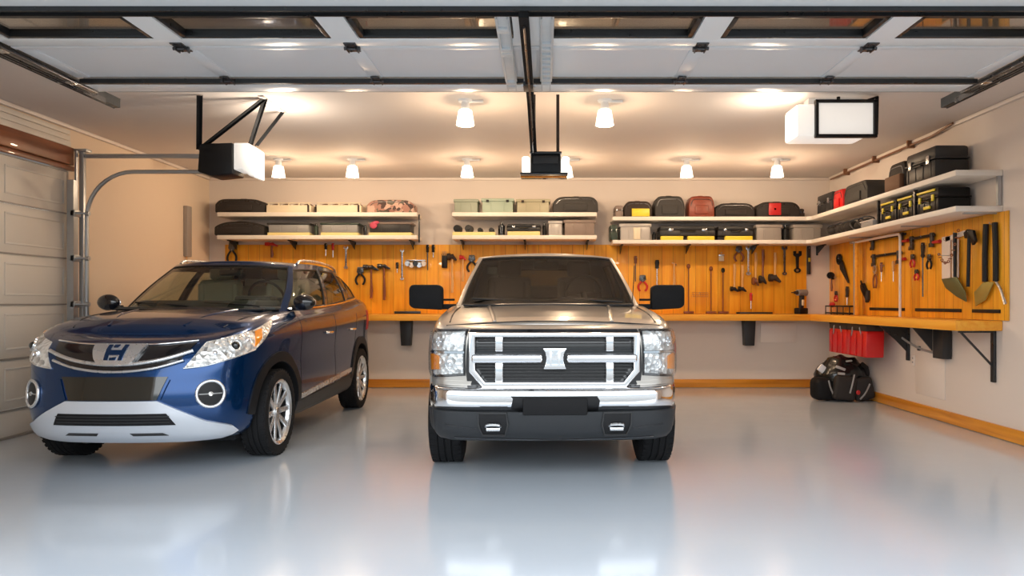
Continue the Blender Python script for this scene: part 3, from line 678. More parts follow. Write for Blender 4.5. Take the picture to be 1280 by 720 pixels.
# shelf A lower
duffel(X(272), X(334), ZL, 0.205, 'fabric', 'low black soft bag at the left end of the lower left shelf', dome=0.9)
bin_(X(337), X(391), ZL, 0.19, 'greyp', 'darkgrey', 'grey bin on pale yellow base next to the low black bag', base='paleyellow')
bin_(X(403), X(451), ZL, 0.19, 'greyp', 'darkgreen', 'grey bin on pale yellow base in the middle of the lower left shelf', base='paleyellow')
t = bin_(X(462), X(517), ZL, 0.20, 'darkgrey', 'taupe', 'dark bin with pink cloth at the right end of the lower left shelf', base='paleyellow')
b = B(); b.sph((-0.24, -0.165, 0.15), 0.05, (1.1, 0.35, 1.0), seg=12); b.sph((-0.20, -0.17, 0.19), 0.04, (1.2, 0.3, 0.6), seg=12); b.to('pink_cloth', mat('pink_cloth', (0.6, 0.08, 0.14), 0.7), t)
def flask(px, z, h, r, m, label):
    t = thing('spray_can', label, 'can', (X(px), YB-0.28, z))
    B().lathe([(0, 0), (r, 0), (r, h*0.72), (r*0.6, h*0.8), (0, h*0.8)], seg=16).to('body', m, t)
    B().lathe([(0, h*0.8), (r*0.5, h*0.8), (r*0.5, h*0.97), (r*0.3, h), (0, h)], seg=12).to('cap', 'blacks', t)
flask(396, ZL, 0.19, 0.028, 'darkgreen', 'dark green spray can between the two grey bins on the lower left shelf')
flask(457, ZL, 0.16, 0.028, 'blacks', 'black spray can beside the pink cloth bin')
flask(395.5, ZT, 0.13, 0.022, 'fabricb', 'dark can between the two cream slatted crates')
# shelf B top
bin_(X(568), X(599), ZT, 0.205, 'sage', 'sage', 'narrow sage green bin at the left end of the middle top shelf')
bin_(X(602), X(643), ZT, 0.215, 'mint', 'mint', 'mint green lidded bin with dark latches on the middle top shelf', handle='black')
bin_(X(645), X(688), ZT, 0.205, 'olive', 'olive', 'olive grey lidded bin on the middle top shelf', handle='fabricb')
duffel(X(691), X(747), ZT, 0.24, 'greyfab', 'charcoal soft tool bag with pale tag at the right end of the middle top shelf', skew=-0.1, dome=0.45, tagm='creamp')
# shelf B lower
def tray(x0, x1, z, label, n, seed):
    r = random.Random(seed); x, w = fit(x0, x1); t = thing('tool_tray', label, 'tray', (x, YB-0.25, z))
    b = B(); b.box((0, 0, 0.02), (w, 0.3, 0.04), bev=0.006); b.box((0, -0.14, 0.035), (w, 0.015, 0.03)); b.to('tray_base', 'paleyellow', t)
    for k in range(n):
        xx = -w*0.4+w*0.8*k/(n-1); hh = r.uniform(0.08, 0.13)
        b = B(); b.cyl((xx, 0.05, 0.04+hh/2), (xx, -0.12, 0.04+hh/2), hh*0.5, hh*0.42, seg=14); b.box((xx, 0.0, 0.06), (0.07, 0.16, 0.04), bev=0.01); b.cyl((xx, -0.12, 0.04+hh/2), (xx, -0.14, 0.04+hh/2), hh*0.2, seg=10)
        b.to('motor_drum', ('black', 'darkgrey')[k % 2], t)
tray(X(567), X(620), ZL, 'yellow tray of dark drum shaped power tools at the left of the middle lower shelf', 4, 2)
flask(627, ZL, 0.21, 0.05, 'blacks', 'fat black spray can standing between tray and case on the middle lower shelf')
hardcase(X(634), X(676), ZL, 0.17, 'darkgrey', 'dark case on pale yellow base on the middle lower shelf', base=('paleyellow', ((0.02, 0.98),)))
flask(680.5, ZL, 0.20, 0.028, 'black', 'thin black spray can beside the frosted white bin on the middle lower shelf')
bin_(X(685), X(703), ZL, 0.22, 'clearp', 'clearp', 'narrow frosted white bin on the middle lower shelf')
bin_(X(704), X(744), ZL, 0.235, 'taupe', 'taupe', 'taupe lidded box at the right end of the middle lower shelf')
# shelf C top
hardcase(X(768), X(778), ZTC, 0.17, 'taupe', 'small maroon case at the left end of the long top shelf', ribs=2, handle=False)
t = duffel(X(779), X(814), ZTC, 0.235, 'fabricb', 'dark open topped tool bag with a bright yellow panel', name='tool_bag', dome=0.5)
B().box((0.03, -0.20, 0.06), (0.26, 0.03, 0.115), bev=0.006).to('yellow_panel', 'yellow', t)
duffel(X(817), X(854), ZTC, 0.31, 'greyfab', 'tall black square tool bag right of the yellow panelled bag', dome=0.4, name='tool_bag')
t = duffel(X(859), X(891), ZTC, 0.31, 'redbrown', 'tall red-brown tool bag on the long top shelf', dome=0.35, name='tool_bag', hm='redbrown')
b = B(); b.sph((0.03, -0.1, 0.27), 0.07, (1.1, 0.8, 0.5)); b.sph((-0.05, -0.1, 0.265), 0.05, (1.1, 0.8, 0.5)); b.to('red_cloth', 'red', t)
duffel(X(892), X(941), ZTC, 0.205, 'fabric', 'low black soft bag between the red-brown bag and the red patched bag', dome=0.5)
duffel(X(943), X(997), ZTC, 0.225, 'fabric', 'black soft bag with a square red patch on the long top shelf', dome=0.5, patch=('redp', -0.10, 0.28))
hardcase(X(998), X(1004), ZTC, 0.13, 'fabricb', 'tiny dark box right of the red patched bag', ribs=2, handle=False, d=0.2)
# shelf C lower
hardcase(X(762), X(771), ZLC, 0.23, 'darkgreen', 'dark green box at the left end of the long lower shelf', ribs=2, handle=False)
t = bin_(X(773), X(813), ZLC, 0.25, 'clearp', 'clearp', 'wide frosted clear bin on the long lower shelf')
B().box((0.02, -0.155, 0.10), (0.10, 0.012, 0.17), bev=0.003).to('paper_label', 'creamp', t)
flask(817, ZLC, 0.13, 0.03, 'black', 'short black spray can beside the wide frosted clear bin')
hardcase(X(823), X(892), ZLC, 0.21, 'darkgrey', 'long dark case on two yellow bases on the long lower shelf', base=('yellow', ((0.02, 0.42), (0.5, 0.98))))
hardcase(X(895), X(939), ZLC, 0.21, 'darkgrey', 'shorter dark case on one yellow base on the long lower shelf', base=('yellow', ((0.2, 0.97),)))
bin_(X(942), X(975), ZLC, 0.235, 'warmgrey', 'warmgrey', 'warm grey bin right of the yellow based cases')
flask(981, ZLC, 0.235, 0.05, 'black', 'fat black spray can between the two warm grey bins')
bin_(X(988), X(1024), ZLC, 0.235, 'warmgrey', 'warmgrey', 'warm grey bin in the shelf corner at the right wall')
# right wall shelf top  (long side along the wall)
def rw(y0, y1): return dict(xc=XR-0.22, L=y1-y0, y=(y0+y1)/2, depth_axis=True)
hardcase(0, 0, ZTC, 0.285, 'darkgrey', 'dark grey tool case in the corner of the upper shelf, beside the red bag', **rw(10.02, 10.56), d=0.30)
def side_duffel(y0, y1, z, h, m, label, **k):
    w = y1-y0; t = duffel(0, 0, z, h, m, label, xc=XR-0.22, L=w, y=(y0+y1)/2, d=0.30, **k); t.rotation_euler = (0, 0, -PI/2); return t
side_duffel(9.66, 9.98, ZTC, 0.27, 'red', 'bright red soft bag on the upper shelf along the right wall', dome=0.4, hm='red')
side_duffel(8.92, 9.62, ZTC, 0.275, 'greyfab', 'charcoal tool bag on the upper shelf in front of the bright red bag', dome=0.3)
side_duffel(7.98, 8.38, ZTC, 0.32, 'fabric', 'black bag with a brown front pocket on the upper right wall shelf', dome=0.4)
t = [o for o in COL.objects if o.get('label', '').startswith('black bag with a brown')][0]
B().box((0.0, -0.175, 0.09), (0.36, 0.06, 0.17), bev=0.02).to('front_pocket', 'brownfab', t)
hardcase(0, 0, ZTC, 0.34, 'greyp' if False else 'darkgrey', 'big charcoal tool case, nearest the camera on the upper right wall shelf', **rw(7.32, 7.92), d=0.36, bev=0.035)
# right wall shelf lower
def lumpy(y0, y1, z, h, label):
    t = thing('cable_bundle', label, 'cable bundle', (XR-0.24, (y0+y1)/2, z)); L = y1-y0; r = random.Random(7)
    b = B()
    for k in range(9): b.sph((r.uniform(-0.08, 0.08), -L/2+0.05+(L-0.1)*k/8, h*0.4), h*0.4, (1.2, 0.9, r.uniform(0.8, 1.0)), seg=10)
    b.to('bundle', 'fabric', t)
    for k in range(5):
        b = B(); b.tube([(-0.10*math.cos(a)-0.02, -L*0.4+k*L*0.2+0.05*math.sin(a*2), h*0.45+h*0.42*math.sin(a)) for a in [2*PI*q/14 for q in range(14)]], 0.010, seg=6, closed=True); b.to('coil', 'darksteel', t)
lumpy(9.05, 10.3, ZLC, 0.20, 'dark bundle of coiled cable on the lower shelf near the corner')
t = bin_(0, 0.3, ZLC, 0.08, 'greyp', 'trimw', 'small pale tub beside the cable bundle on the lower right wall shelf', d=0.35, y=8.78); t.location.x = XR-0.30
for (y0, y1, lb) in ((8.15, 8.52, 'black case with yellow latches, deepest of the three on the lower right wall shelf'), (7.74, 8.12, 'black case with yellow latches, middle of the three on the lower right wall shelf'), (7.28, 7.70, 'black case with yellow latches, nearest the camera on the lower right wall shelf')):
    t = hardcase(0, 0, ZLC, 0.25, 'black', lb, lat='yellow', **rw(y0, y1), d=0.34)
    B().box((0, -0.18, 0.225), ((y1-y0)*0.82, 0.014, 0.022), bev=0.003).to('yellow_stripe', 'yellow', t)
    B().box((0.02, -0.178, 0.06), ((y1-y0)*0.3, 0.014, 0.03), bev=0.003).to('yellow_badge', 'yellow', t)

# ================================================================ TOOLS
def BP(px, py): return ((px-680)/82.2, 1.3+(378-py)/82.2)              # back board
def RP(px, py):
    k = (px-680)/4.31; return (905/k, 1.3+(378-py)/k)
OUT = [0.0]
def hang(name, label, cat, px, py, right=False, tilt=0, out=0.0, group=None):
    OUT[0] = out
    if right:
        y, z = RP(px, py); return thing(name, label, cat, (XR-0.024-out, y, z), -PI/2, group)
    x, z = BP(px, py); t = thing(name, label, cat, (x, YB-0.024-out, z), 0, group); return t
def peg(t, x=0, z=0, m='galv'):
    if t.location.y > 10.9 and t['category'] in ('hammer', 'mallet', 'screwdriver', 'pliers', 'spanner', 'file'): t.scale = (1.4, 1, 1)
    b = B(); b.tube([(x, OUT[0]+0.004, z-0.012), (x, -0.035, z-0.012), (x, -0.045, z+0.01)], 0.004, seg=6, smooth=1); b.to('peg_hook', m, t)
def hammer(px, py0, py1, label, head='darksteel', handle='darkwood', hw=0.13, right=False, up=True, tilt=0, hh=0.035, kind='hammer'):
    t = hang(kind, label, kind, px, py0, right, out=max(0, hh*0.72-0.022)); k = ((px-680)/4.31) if right else 82.2
    L = (py1-py0)/k; a = rotm('Y', tilt); R = lambda v: a @ Vector(v)
    zc = -hh*0.7 if up else -L+hh*0.7; ze = -L if up else 0.0
    b = B(); b.tube([R((0, -0.03, zc)), R((0, -0.03, (zc*0.6+ze*0.4))), R((0.004, -0.03, (zc*0.25+ze*0.75))), R((0, -0.03, ze))], [0.011, 0.011, 0.017, 0.014], seg=10); b.to('handle', handle, t)
    b = B(); b.cyl(R((-hw*0.5, -0.03, zc)), R((-hw*0.2, -0.03, zc)), hh*0.72, seg=14); b.cyl(R((-hw*0.3, -0.03, zc)), R((hw*0.1, -0.03, zc)), hh*0.45, hh*0.6, seg=14)
    b.prism([R(p) for p in ((hw*0.05, -0.05, zc+hh*0.6), (hw*0.5, -0.05, zc-hh*0.7), (hw*0.42, -0.05, zc-hh*0.95), (hw*0.05, -0.05, zc-hh*0.55))], (0, 0.04, 0), bev=0.004); b.to('head', head, t)
    peg(t, 0.02, zc-0.02)
def screwdriver(px, py0, py1, label, hm='black', fr=0.35, r=0.017, right=False, shaft='steel', name='screwdriver', foot=False):
    t = hang(name, label, name.replace('_', ' '), px, py0, right); k = ((px-680)/4.31) if right else 82.2; L = (py1-py0)/k; hl = L*fr
    B().lathe([(0, 0), (r*0.8, -0.003), (r, -hl*0.3), (r*0.8, -hl*0.75), (r, -hl*0.9), (r*0.5, -hl), (0, -hl)], c=(0, -0.03, 0), seg=10).to('handle', hm, t)
    b = B(); b.cyl((0, -0.03, -hl), (0, -0.03, -L), r*0.33, seg=8); b.to('shaft', shaft, t)
    if foot: B().box((0, -0.05, -L+0.012), (0.14, 0.06, 0.03), bev=0.01).to('foot', 'darkwood', t)
    peg(t, 0.012, -0.03)
def pliers(px, py0, py1, label, hm='black', right=False, jaw='darksteel'):
    t = hang('pliers', label, 'pliers', px, py0, right); k = ((px-680)/4.31) if right else 82.2; L = (py1-py0)/k
    b = B(); b.prism([(-0.03, -0.04, 0), (0.0, -0.04, 0.004), (0.03, -0.04, 0), (0.038, -0.04, -L*0.28), (0.014, -0.04, -L*0.42), (-0.014, -0.04, -L*0.42), (-0.038, -0.04, -L*0.28)], (0, 0.022, 0), bev=0.004); b.cyl((0, -0.045, -L*0.32), (0, -0.01, -L*0.32), 0.014); b.to('jaws', jaw, t)
    for s in (-1, 1):
        b = B(); b.tube([(s*0.012, -0.03, -L*0.4), (s*0.045, -0.03, -L*0.6), (s*0.05, -0.03, -L*0.8), (s*0.028, -0.03, -L)], 0.012, seg=8, smooth=1); b.to('handle', hm, t)
    peg(t, 0, -L*0.36)
def wrench(px, py0, py1, label, m='steel', right=False, w=0.05):
    t = hang('spanner', label, 'spanner', px, py0, right); k = ((px-680)/4.31) if right else 82.2; L = (py1-py0)/k
    b = B(); b.prism([(-w*0.2, -0.03, -w), (-w*0.5, -0.03, -w*0.7), (-w*0.5, -0.03, 0), (-w*0.15, -0.03, 0), (-w*0.15, -0.03, -w*0.4), (w*0.15, -0.03, -w*0.4), (w*0.15, -0.03, 0), (w*0.5, -0.03, 0), (w*0.5, -0.03, -w*0.7), (w*0.2, -0.03, -w), (w*0.16, -0.03, -L+w*0.6), (-w*0.16, -0.03, -L+w*0.6)], (0, 0.012, 0), bev=0.002)
    o = b.to('shank', m, t)
    B().lathe([(w*0.2, -0.03), (w*0.42, -0.03), (w*0.42, -0.016), (w*0.2, -0.016)], c=(0, 0, -L+w*0.4), axis='Y', closed=True, seg=18).to('ring_end', m, t)
    peg(t, 0, -L+w*0.45)
# ---- back board, left part
pliers(451, 334, 356, 'dark pliers, leftmost of the tools hanging beside the blue car roof', hm='black')
hammer(465, 331, 373, 'dark headed claw hammer beside the leftmost pliers', hw=0.17, hh=0.055)
hammer(481, 330, 375, 'slim dark hammer second right of the leftmost pliers', hw=0.14, hh=0.05)
screwdriver(497, 328, 341, 'short dark screwdriver left of the reel rack', fr=0.6)
t = hang('reel_rack', 'small rack of silver and dark wire reels on the back board', 'reel rack', 520, 324)
B().box((0, -0.02, -0.02), (0.30, 0.04, 0.02), bev=0.003).to('rack_bar', 'steel', t)
for k in range(5):
    x = -0.12+k*0.06; b = B(); b.lathe([(0.0, -0.06), (0.04, -0.06), (0.04, -0.05), (0.022, -0.05), (0.022, -0.02), (0.04, -0.02), (0.04, -0.01), (0, -0.01)], c=(x, 0, -0.07-0.02*(k % 2)), axis='Y', seg=14); b.to('reel', ('steel', 'trimw', 'darkmetal')[k % 3], t)
peg(t)
screwdriver(535, 306, 338, 'long thin dark screwdriver just right of the reel rack', fr=0.3, shaft='darksteel')
screwdriver(542, 306, 322, 'short black screwdriver high between reel rack and chisel roll', fr=0.6)
t = hang('chisel_roll', 'black canvas roll of chisels left of the pickup cab', 'tool roll', 556, 317)
B().box((0, -0.02, -0.11), (0.085, 0.03, 0.22), bev=0.01).to('roll', 'black', t)
for k in range(3): B().cyl((-0.024+k*0.024, -0.035, -0.03), (-0.024+k*0.024, -0.035, 0.035), 0.008, seg=8).to('chisel_handle', 'hwood', t)
peg(t)
hammer(566, 317, 366, 'wooden handled mallet directly right of the black chisel roll', head='fabricb', handle='hwood', hw=0.10, hh=0.07, kind='mallet')
hammer(579, 319, 352, 'small hammer left of the pickup windscreen edge', head='redp', handle='hwood', hw=0.07, hh=0.05)
pliers(590, 319, 340, 'black pliers closest to the pickup windscreen edge')
wrench(503, 312, 350, 'long slim steel spanner below the left shelf end', w=0.045)
wrench(433, 308, 336, 'steel spanner hanging just above the blue car rear roof', w=0.05)
screwdriver(417, 304, 322, 'red handled screwdriver under the left shelf above the blue car', hm='redp', fr=0.5)
screwdriver(408, 304, 320, 'black handled screwdriver under the left shelf above the blue car roof', fr=0.5)
hammer(341, 303, 322, 'red headed hammer behind the blue car roof', head='redp', handle='darkwood', hw=0.14, hh=0.04)
pliers(291, 303, 330, 'black long nosed pliers at the far left of the back board')
t = thing('steel_rule', 'dark steel rule leaning flat on the bench back by the left pickup mirror', 'ruler', (BP(510, 378)[0], YB-0.06, BT+0.001)); b = B(); b.box((0, 0, 0.02), (0.40, 0.02, 0.04), bev=0.004); b.to('rule', 'darkmetal', t)
# ---- back board, right of the pickup
screwdriver(794, 320, 352, 'long dark screwdriver nearest the pickup on its right side', hm='darkwood', fr=0.3, shaft='darksteel')
pliers(803, 344, 364, 'orange handled pliers between the pickup and its right mirror', hm='redp')
screwdriver(821, 325, 358, 'black handled file above the right pickup mirror', fr=0.33, r=0.024, name='file')
hammer(842, 328, 360, 'pale wooden handled hammer above the right pickup mirror', head='hwood', handle='hwood', hw=0.04, hh=0.02)
def longpole(px, py0, label, knob='darkwood'):
    t = hang('scraper', label, 'scraper', px, py0); L = (385-py0)/82.2-0.005
    z = t.location.z; L = z-BT-0.004
    B().cyl((0, -0.035, -L+0.03), (0, -0.035, -0.02), 0.009, seg=8).to('pole', 'darkwood', t)
    B().sph((0, -0.035, -0.0), 0.030, (1, 1, 1.3), seg=12).to('knob', knob, t)
    B().box((0, -0.05, -L+0.018), (0.15, 0.07, 0.036), bev=0.01).to('foot', 'darkwood', t)
longpole(860, 333, 'long scraper with round knob and flat foot, right of the pickup mirror')
longpole(888, 336, 'long scraper with round knob and flat foot, middle of the three')
longpole(903, 338, 'long scraper with dark knob, rightmost of the three', 'blackm')
t = hang('wire_basket', 'copper coloured wire basket between the first two long scrapers', 'basket', 874, 366)
b = B()
for z in (0.0, -0.03, -0.06): b.tube([(-0.11, -0.01, z), (-0.11, -0.10, z), (0.11, -0.10, z), (0.11, -0.01, z)], 0.004, seg=6)
for k in range(7): b.tube([(-0.11+k*0.0367, -0.10, 0.0), (-0.11+k*0.0367, -0.10, -0.06), (-0.11+k*0.0367, -0.01, -0.06)], 0.003, seg=6)
b.to('wires', mat('copper_wire', (0.55, 0.25, 0.10), 0.3, 0.8), t); peg(t)
t = hang('paint_brush', 'wide white bristled brush with orange grip, above the rightmost scraper', 'brush', 901, 318)
B().box((0, -0.03, -0.06), (0.08, 0.03, 0.09), bev=0.008).to('bristles', 'creamp', t); B().cyl((0, -0.03, 0.03), (0, -0.03, -0.02), 0.014, seg=10).to('grip', 'hwood', t); B().box((0, -0.03, -0.015), (0.085, 0.034, 0.03), bev=0.003).to('ferrule', 'steel', t); peg(t, 0, 0.02)
pliers(923, 308, 327, 'black pincers right of the white bristled brush', hm='darkwood')
hammer(917, 330, 364, 'upside-down hammer with black head, left of a touching pair', head='black', handle='hwood', hw=0.09, hh=0.05, up=False)
hammer(927, 332, 364, 'upside-down hammer with black head, right of a touching pair', head='black', handle='hwood', hw=0.09, hh=0.05, up=False)
hammer(943, 316, 356, 'reddish headed mallet hung head down, leftmost of three', head='darkwood', handle='hwood', hw=0.07, hh=0.08, up=False, kind='mallet')
hammer(952, 312, 354, 'dark headed mallet hung head down, middle of three', head='fabricb', handle='darkwood', hw=0.08, hh=0.08, up=False, kind='mallet')
hammer(967, 316, 352, 'broad dark headed mallet hung head down, rightmost of three', head='fabricb', handle='hwood', hw=0.13, hh=0.08, up=False, kind='mallet')
wrench(935, 308, 344, 'steel spanner hung left of the three head down mallets', w=0.06)
wrench(980, 308, 344, 'dark steel spanner hung right of the three head down mallets', w=0.06, m='darksteel')
screwdriver(938, 366, 386, 'red screwdriver with its tip at the bench right of the scrapers', hm='redp', fr=0.5)
t = thing('steel_bar', 'long dark steel bar lying on the bench below the mallets', 'bar', (BP(943, 385)[0], YB-0.10, BT+0.001)); b = B(); b.box((0, 0, 0.014), (0.50, 0.03, 0.028), bev=0.005); b.to('bar', 'darkmetal', t); B().box((-0.27, 0, 0.014), (0.05, 0.045, 0.028), bev=0.006).to('grip', 'black', t)
# ---- corner: power tool, saw and bar
t = thing('cordless_drill', 'black and cream cordless drill standing on the bench at the board end', 'power drill', (3.86, YB-0.16, BT+0.001), 0.5)
B().box((0, 0, 0.045), (0.17, 0.12, 0.09), bev=0.012).to('battery', 'black', t)
b = B(); b.prism([(-0.03, -0.025, 0.09), (0.035, -0.025, 0.09), (0.05, -0.025, 0.28), (-0.02, -0.025, 0.28)], (0, 0.05, 0), bev=0.01); b.to('grip', 'darkgrey', t)
B().box((0.0, -0.035, 0.17), (0.04, 0.02, 0.09), bev=0.008).to('grip_panel', 'creamp', t)
b = B(); b.cyl((0.10, 0, 0.32), (-0.08, 0, 0.32), 0.05, 0.045, seg=20); b.to('motor_housing', 'greyp', t)
b = B(); b.cyl((-0.08, 0, 0.32), (-0.14, 0, 0.32), 0.032, 0.02, seg=16); b.cyl((-0.14, 0, 0.32), (-0.20, 0, 0.32), 0.008, seg=8); b.to('chuck', 'darksteel', t)
wrench(996, 314, 341, 'black adjustable spanner beside the board end above the cordless drill', m='black', w=0.09)
t = thing('spirit_level', 'dark spirit level hung upright at the end of the back board', 'spirit level', (4.02, YB-0.02, 1.3+(378-343)/82.2)); B().box((0, -0.02, 0.215), (0.05, 0.035, 0.43), bev=0.005).to('rail', 'darkgrey', t); B().box((0, -0.04, 0.22), (0.03, 0.01, 0.06), bev=0.004).to('vial', 'yellow', t); peg(t, 0, 0.40)
# ---- right wall, first board
def RPk(px): return (px-680)/4.31
t = hang('hand_saw', 'black handled hand saw hung at a slant on the board nearest the corner', 'saw', 1050, 323, True)
b = B(); b.prism([(-0.02, -0.03, 0.02), (0.11, -0.03, -0.05), (0.34, -0.03, -0.36), (0.30, -0.03, -0.37), (0.03, -0.03, -0.16)], (0, 0.01, 0)); b.to('blade', 'black', t)
b = B(); b.tube([(-0.04, -0.03, 0.05), (0.06, -0.03, 0.04), (0.05, -0.03, -0.06), (-0.03, -0.03, -0.08), (-0.07, -0.03, 0.0)], 0.02, closed=True, smooth=1); b.to('handle', 'black', t); peg(t)
hammer(1043, 340, 364, 'small black hammer below left of the slanted saw', head='black', handle='darkwood', hw=0.12, hh=0.07, right=True)
pliers(1046, 364, 377, 'red pliers low on the board nearest the corner', hm='redp', right=True)
screwdriver(1060, 358, 381, 'dark wooden handled awl below the slanted saw', hm='fabricb', right=True, fr=0.6, r=0.024, name='awl')
screwdriver(1070, 358, 384, 'pale handled screwdriver right of the dark awl', hm='hwood', right=True, fr=0.5, r=0.02)
t = thing('tool_rack', 'low black wire rack on the bench nearest the corner', 'rack', (XR-0.10, 10.35, BT+0.001), -PI/2)
b = B()
for z in (0.02, 0.12): b.tube([(-0.42, -0.06, z), (0.42, -0.06, z), (0.42, 0.05, z), (-0.42, 0.05, z)], 0.010, seg=6, closed=True)
for k in range(5): b.tube([(-0.42+k*0.21, -0.06, 0.0), (-0.42+k*0.21, -0.06, 0.12), (-0.42+k*0.21, 0.05, 0.12)], 0.008, seg=6)
b.to('frame', 'black', t)
B().sph((-0.25, -0.03, 0.14), 0.05, (1.3, 0.8, 0.8)).to('red_grip', 'redp', t)
# second board
t = hang('power_drill', 'black pistol shaped drill hung beside the white rail post', 'power drill', 1081, 360, True)
b = B(); b.prism([(-0.09, -0.05, 0.04), (-0.02, -0.05, 0.07), (0.12, -0.05, -0.08), (0.07, -0.05, -0.15), (-0.06, -0.05, -0.03)], (0, 0.05, 0), bev=0.012); b.to('motor_housing', 'black', t)
b = B(); b.prism([(0.06, -0.05, -0.08), (0.13, -0.05, -0.03), (0.13, -0.05, -0.16), (0.08, -0.05, -0.20)], (0, 0.05, 0), bev=0.01); b.to('battery', 'darkgrey', t); b = B(); b.cyl((-0.06, -0.025, 0.04), (-0.10, -0.025, 0.10), 0.014, 0.01); b.to('chuck', 'darksteel', t); peg(t, 0, 0.03)
def bar_clamp(px0, px1, py, label, z_off=0.0):
    y0, z0 = RP(px0, py+0.0); y1, _ = RP(px1, py); L = y0-y1
    t = thing('bar_clamp', label, 'clamp', (XR-0.024, (y0+y1)/2, z0), -PI/2)
    B().box((0, -0.03, 0), (L, 0.012, 0.032), bev=0.003).to('bar', 'black', t)
    for x in (-L*0.42, L*0.38):
        b = B(); b.prism([(x-0.03, -0.04, 0.03), (x+0.03, -0.04, 0.03), (x+0.02, -0.04, -0.13), (x-0.05, -0.04, -0.13), (x-0.05, -0.04, -0.09), (x-0.02, -0.04, -0.08)], (0, 0.03, 0), bev=0.004); b.to('jaw', 'darksteel', t)
    b = B(); b.cyl((L*0.38+0.03, -0.03, -0.08), (L*0.38+0.17, -0.03, -0.08), 0.015, 0.02, seg=10); b.to('screw_handle', 'redp', t); peg(t, 0, 0.01)
bar_clamp(1088, 1134, 301, 'long black bar clamp high behind the rounded white rail')
bar_clamp(1090, 1129, 321, 'black bar clamp below the top clamp behind the white rail')
bar_clamp(1138, 1170, 299, 'black bar clamp right of the rounded white rail')
pliers(1095, 332, 360, 'steel pincers under the bar clamps behind the white rail', hm='darkwood', right=True, jaw='steel')
screwdriver(1103, 328, 352, 'brown handled screwdriver next to the steel pincers', hm='darkwood', right=True, fr=0.5, r=0.02)
screwdriver(1118, 326, 352, 'pale handled screwdriver inside the white rail curve', hm='hwood', right=True, fr=0.5, r=0.02)
# third board
pliers(1142, 318, 334, 'small red handled cutters right of the white rail', hm='redp', right=True)
pliers(1147, 337, 350, 'small red handled pliers under the red handled cutters', hm='redp', right=True)
screwdriver(1155, 303, 371, 'very long dark screwdriver right of the white rail', hm='fabricb', right=True, fr=0.28, r=0.024, shaft='darksteel')
pliers(1163, 318, 336, 'black snips right of the very long screwdriver', right=True)
t = hang('framing_square', 'white L-shaped framing square on the right wall board', 'square', 1176, 298, True)
B().box((0.10, -0.012, -0.22), (0.16, 0.008, 0.46)).to('blade', 'trimw', t); b = B(); b.box((0.27, -0.012, -0.0), (0.36, 0.008, 0.05), rot=rotm('Y', -6)); b.to('tongue', 'trimw', t); peg(t, 0.1, -0.02)
t = hang('cutting_board', 'tall white plastic sheet hung right of the framing square', 'sheet', 1191, 300, True, out=0.012)
B().box((0.06, -0.012, -0.20), (0.12, 0.010, 0.40), bev=0.003).to('sheet', 'trimw', t); peg(t, 0.06, -0.02)
t = hang('trowel', 'black handled trowel with dull green pointed blade on the right wall', 'trowel', 1199, 291, True, out=0.03)
B().cyl((0, -0.03, 0.0), (0, -0.03, -0.46), 0.020, 0.016, seg=10).to('handle', 'black', t)
B().prism([(-0.26, -0.03, -0.47), (0.03, -0.03, -0.46), (0.18, -0.03, -0.62), (0.20, -0.03, -0.72), (0.02, -0.03, -0.66), (-0.18, -0.03, -0.57)], (0, 0.01, 0), bev=0.002).to('blade', mat('dull_green_metal', (0.13, 0.15, 0.07), 0.35, 0.5), t); peg(t)
t = hang('chain', 'dark chain looped between the trowel and the long handled axe', 'chain', 1187, 318, True, out=0.09)
b = B(); n = 13
for k in range(n):
    a = k/(n-1); x = a*0.36; z = 0.22*a*a-0.14*math.sin(PI*a)
    b.tube([(x+0.022*math.cos(q), -0.04+(0.012*math.sin(q) if k % 2 else 0), z+(0.012*math.sin(q) if not k % 2 else 0)) for q in [2*PI*j/8 for j in range(8)]], 0.005, seg=5, closed=True)
b.to('links', 'darkwood', t); peg(t)
t = hang('hatchet', 'black long handled hatchet with black head, left of the loppers', 'axe', 1217, 290, True, out=0.03)
B().tube([(0, -0.03, 0.0), (-0.01, -0.03, -0.25), (-0.02, -0.03, -0.55)], 0.018, seg=8).to('handle', 'black', t)
B().prism([(-0.08, -0.045, -0.0), (-0.02, -0.045, 0.03), (0.08, -0.045, 0.01), (0.12, -0.045, -0.10), (0.07, -0.045, -0.14), (0.02, -0.045, -0.05), (-0.06, -0.045, -0.06)], (0, 0.03, 0), bev=0.005).to('head', 'black', t); peg(t)
t = hang('loppers', 'pair of long black handled loppers with curved pale blades, nearest the camera', 'loppers', 1240, 279, True)
for s, x in ((-1, -0.09), (1, 0.08)):
    B().tube([(x*0.8, -0.03, 0.0), (x, -0.03, -0.28), (x, -0.03, -0.56)], 0.026, seg=8).to('handle', 'black', t)
b = B(); b.tube([(0.08, -0.03, -0.56), (0.16, -0.03, -0.64), (0.22, -0.03, -0.78)], 0.014, seg=8, smooth=1); b.to('curved_blade', 'steel', t)
b = B(); b.prism([(0.05, -0.035, -0.57), (-0.10, -0.035, -0.56), (-0.26, -0.035, -0.66), (-0.24, -0.035, -0.80), (-0.08, -0.035, -0.74)], (0, 0.01, 0), bev=0.002); b.to('wide_blade', mat('olive_blade_metal', (0.40, 0.34, 0.10), 0.35, 0.5), t); peg(t)

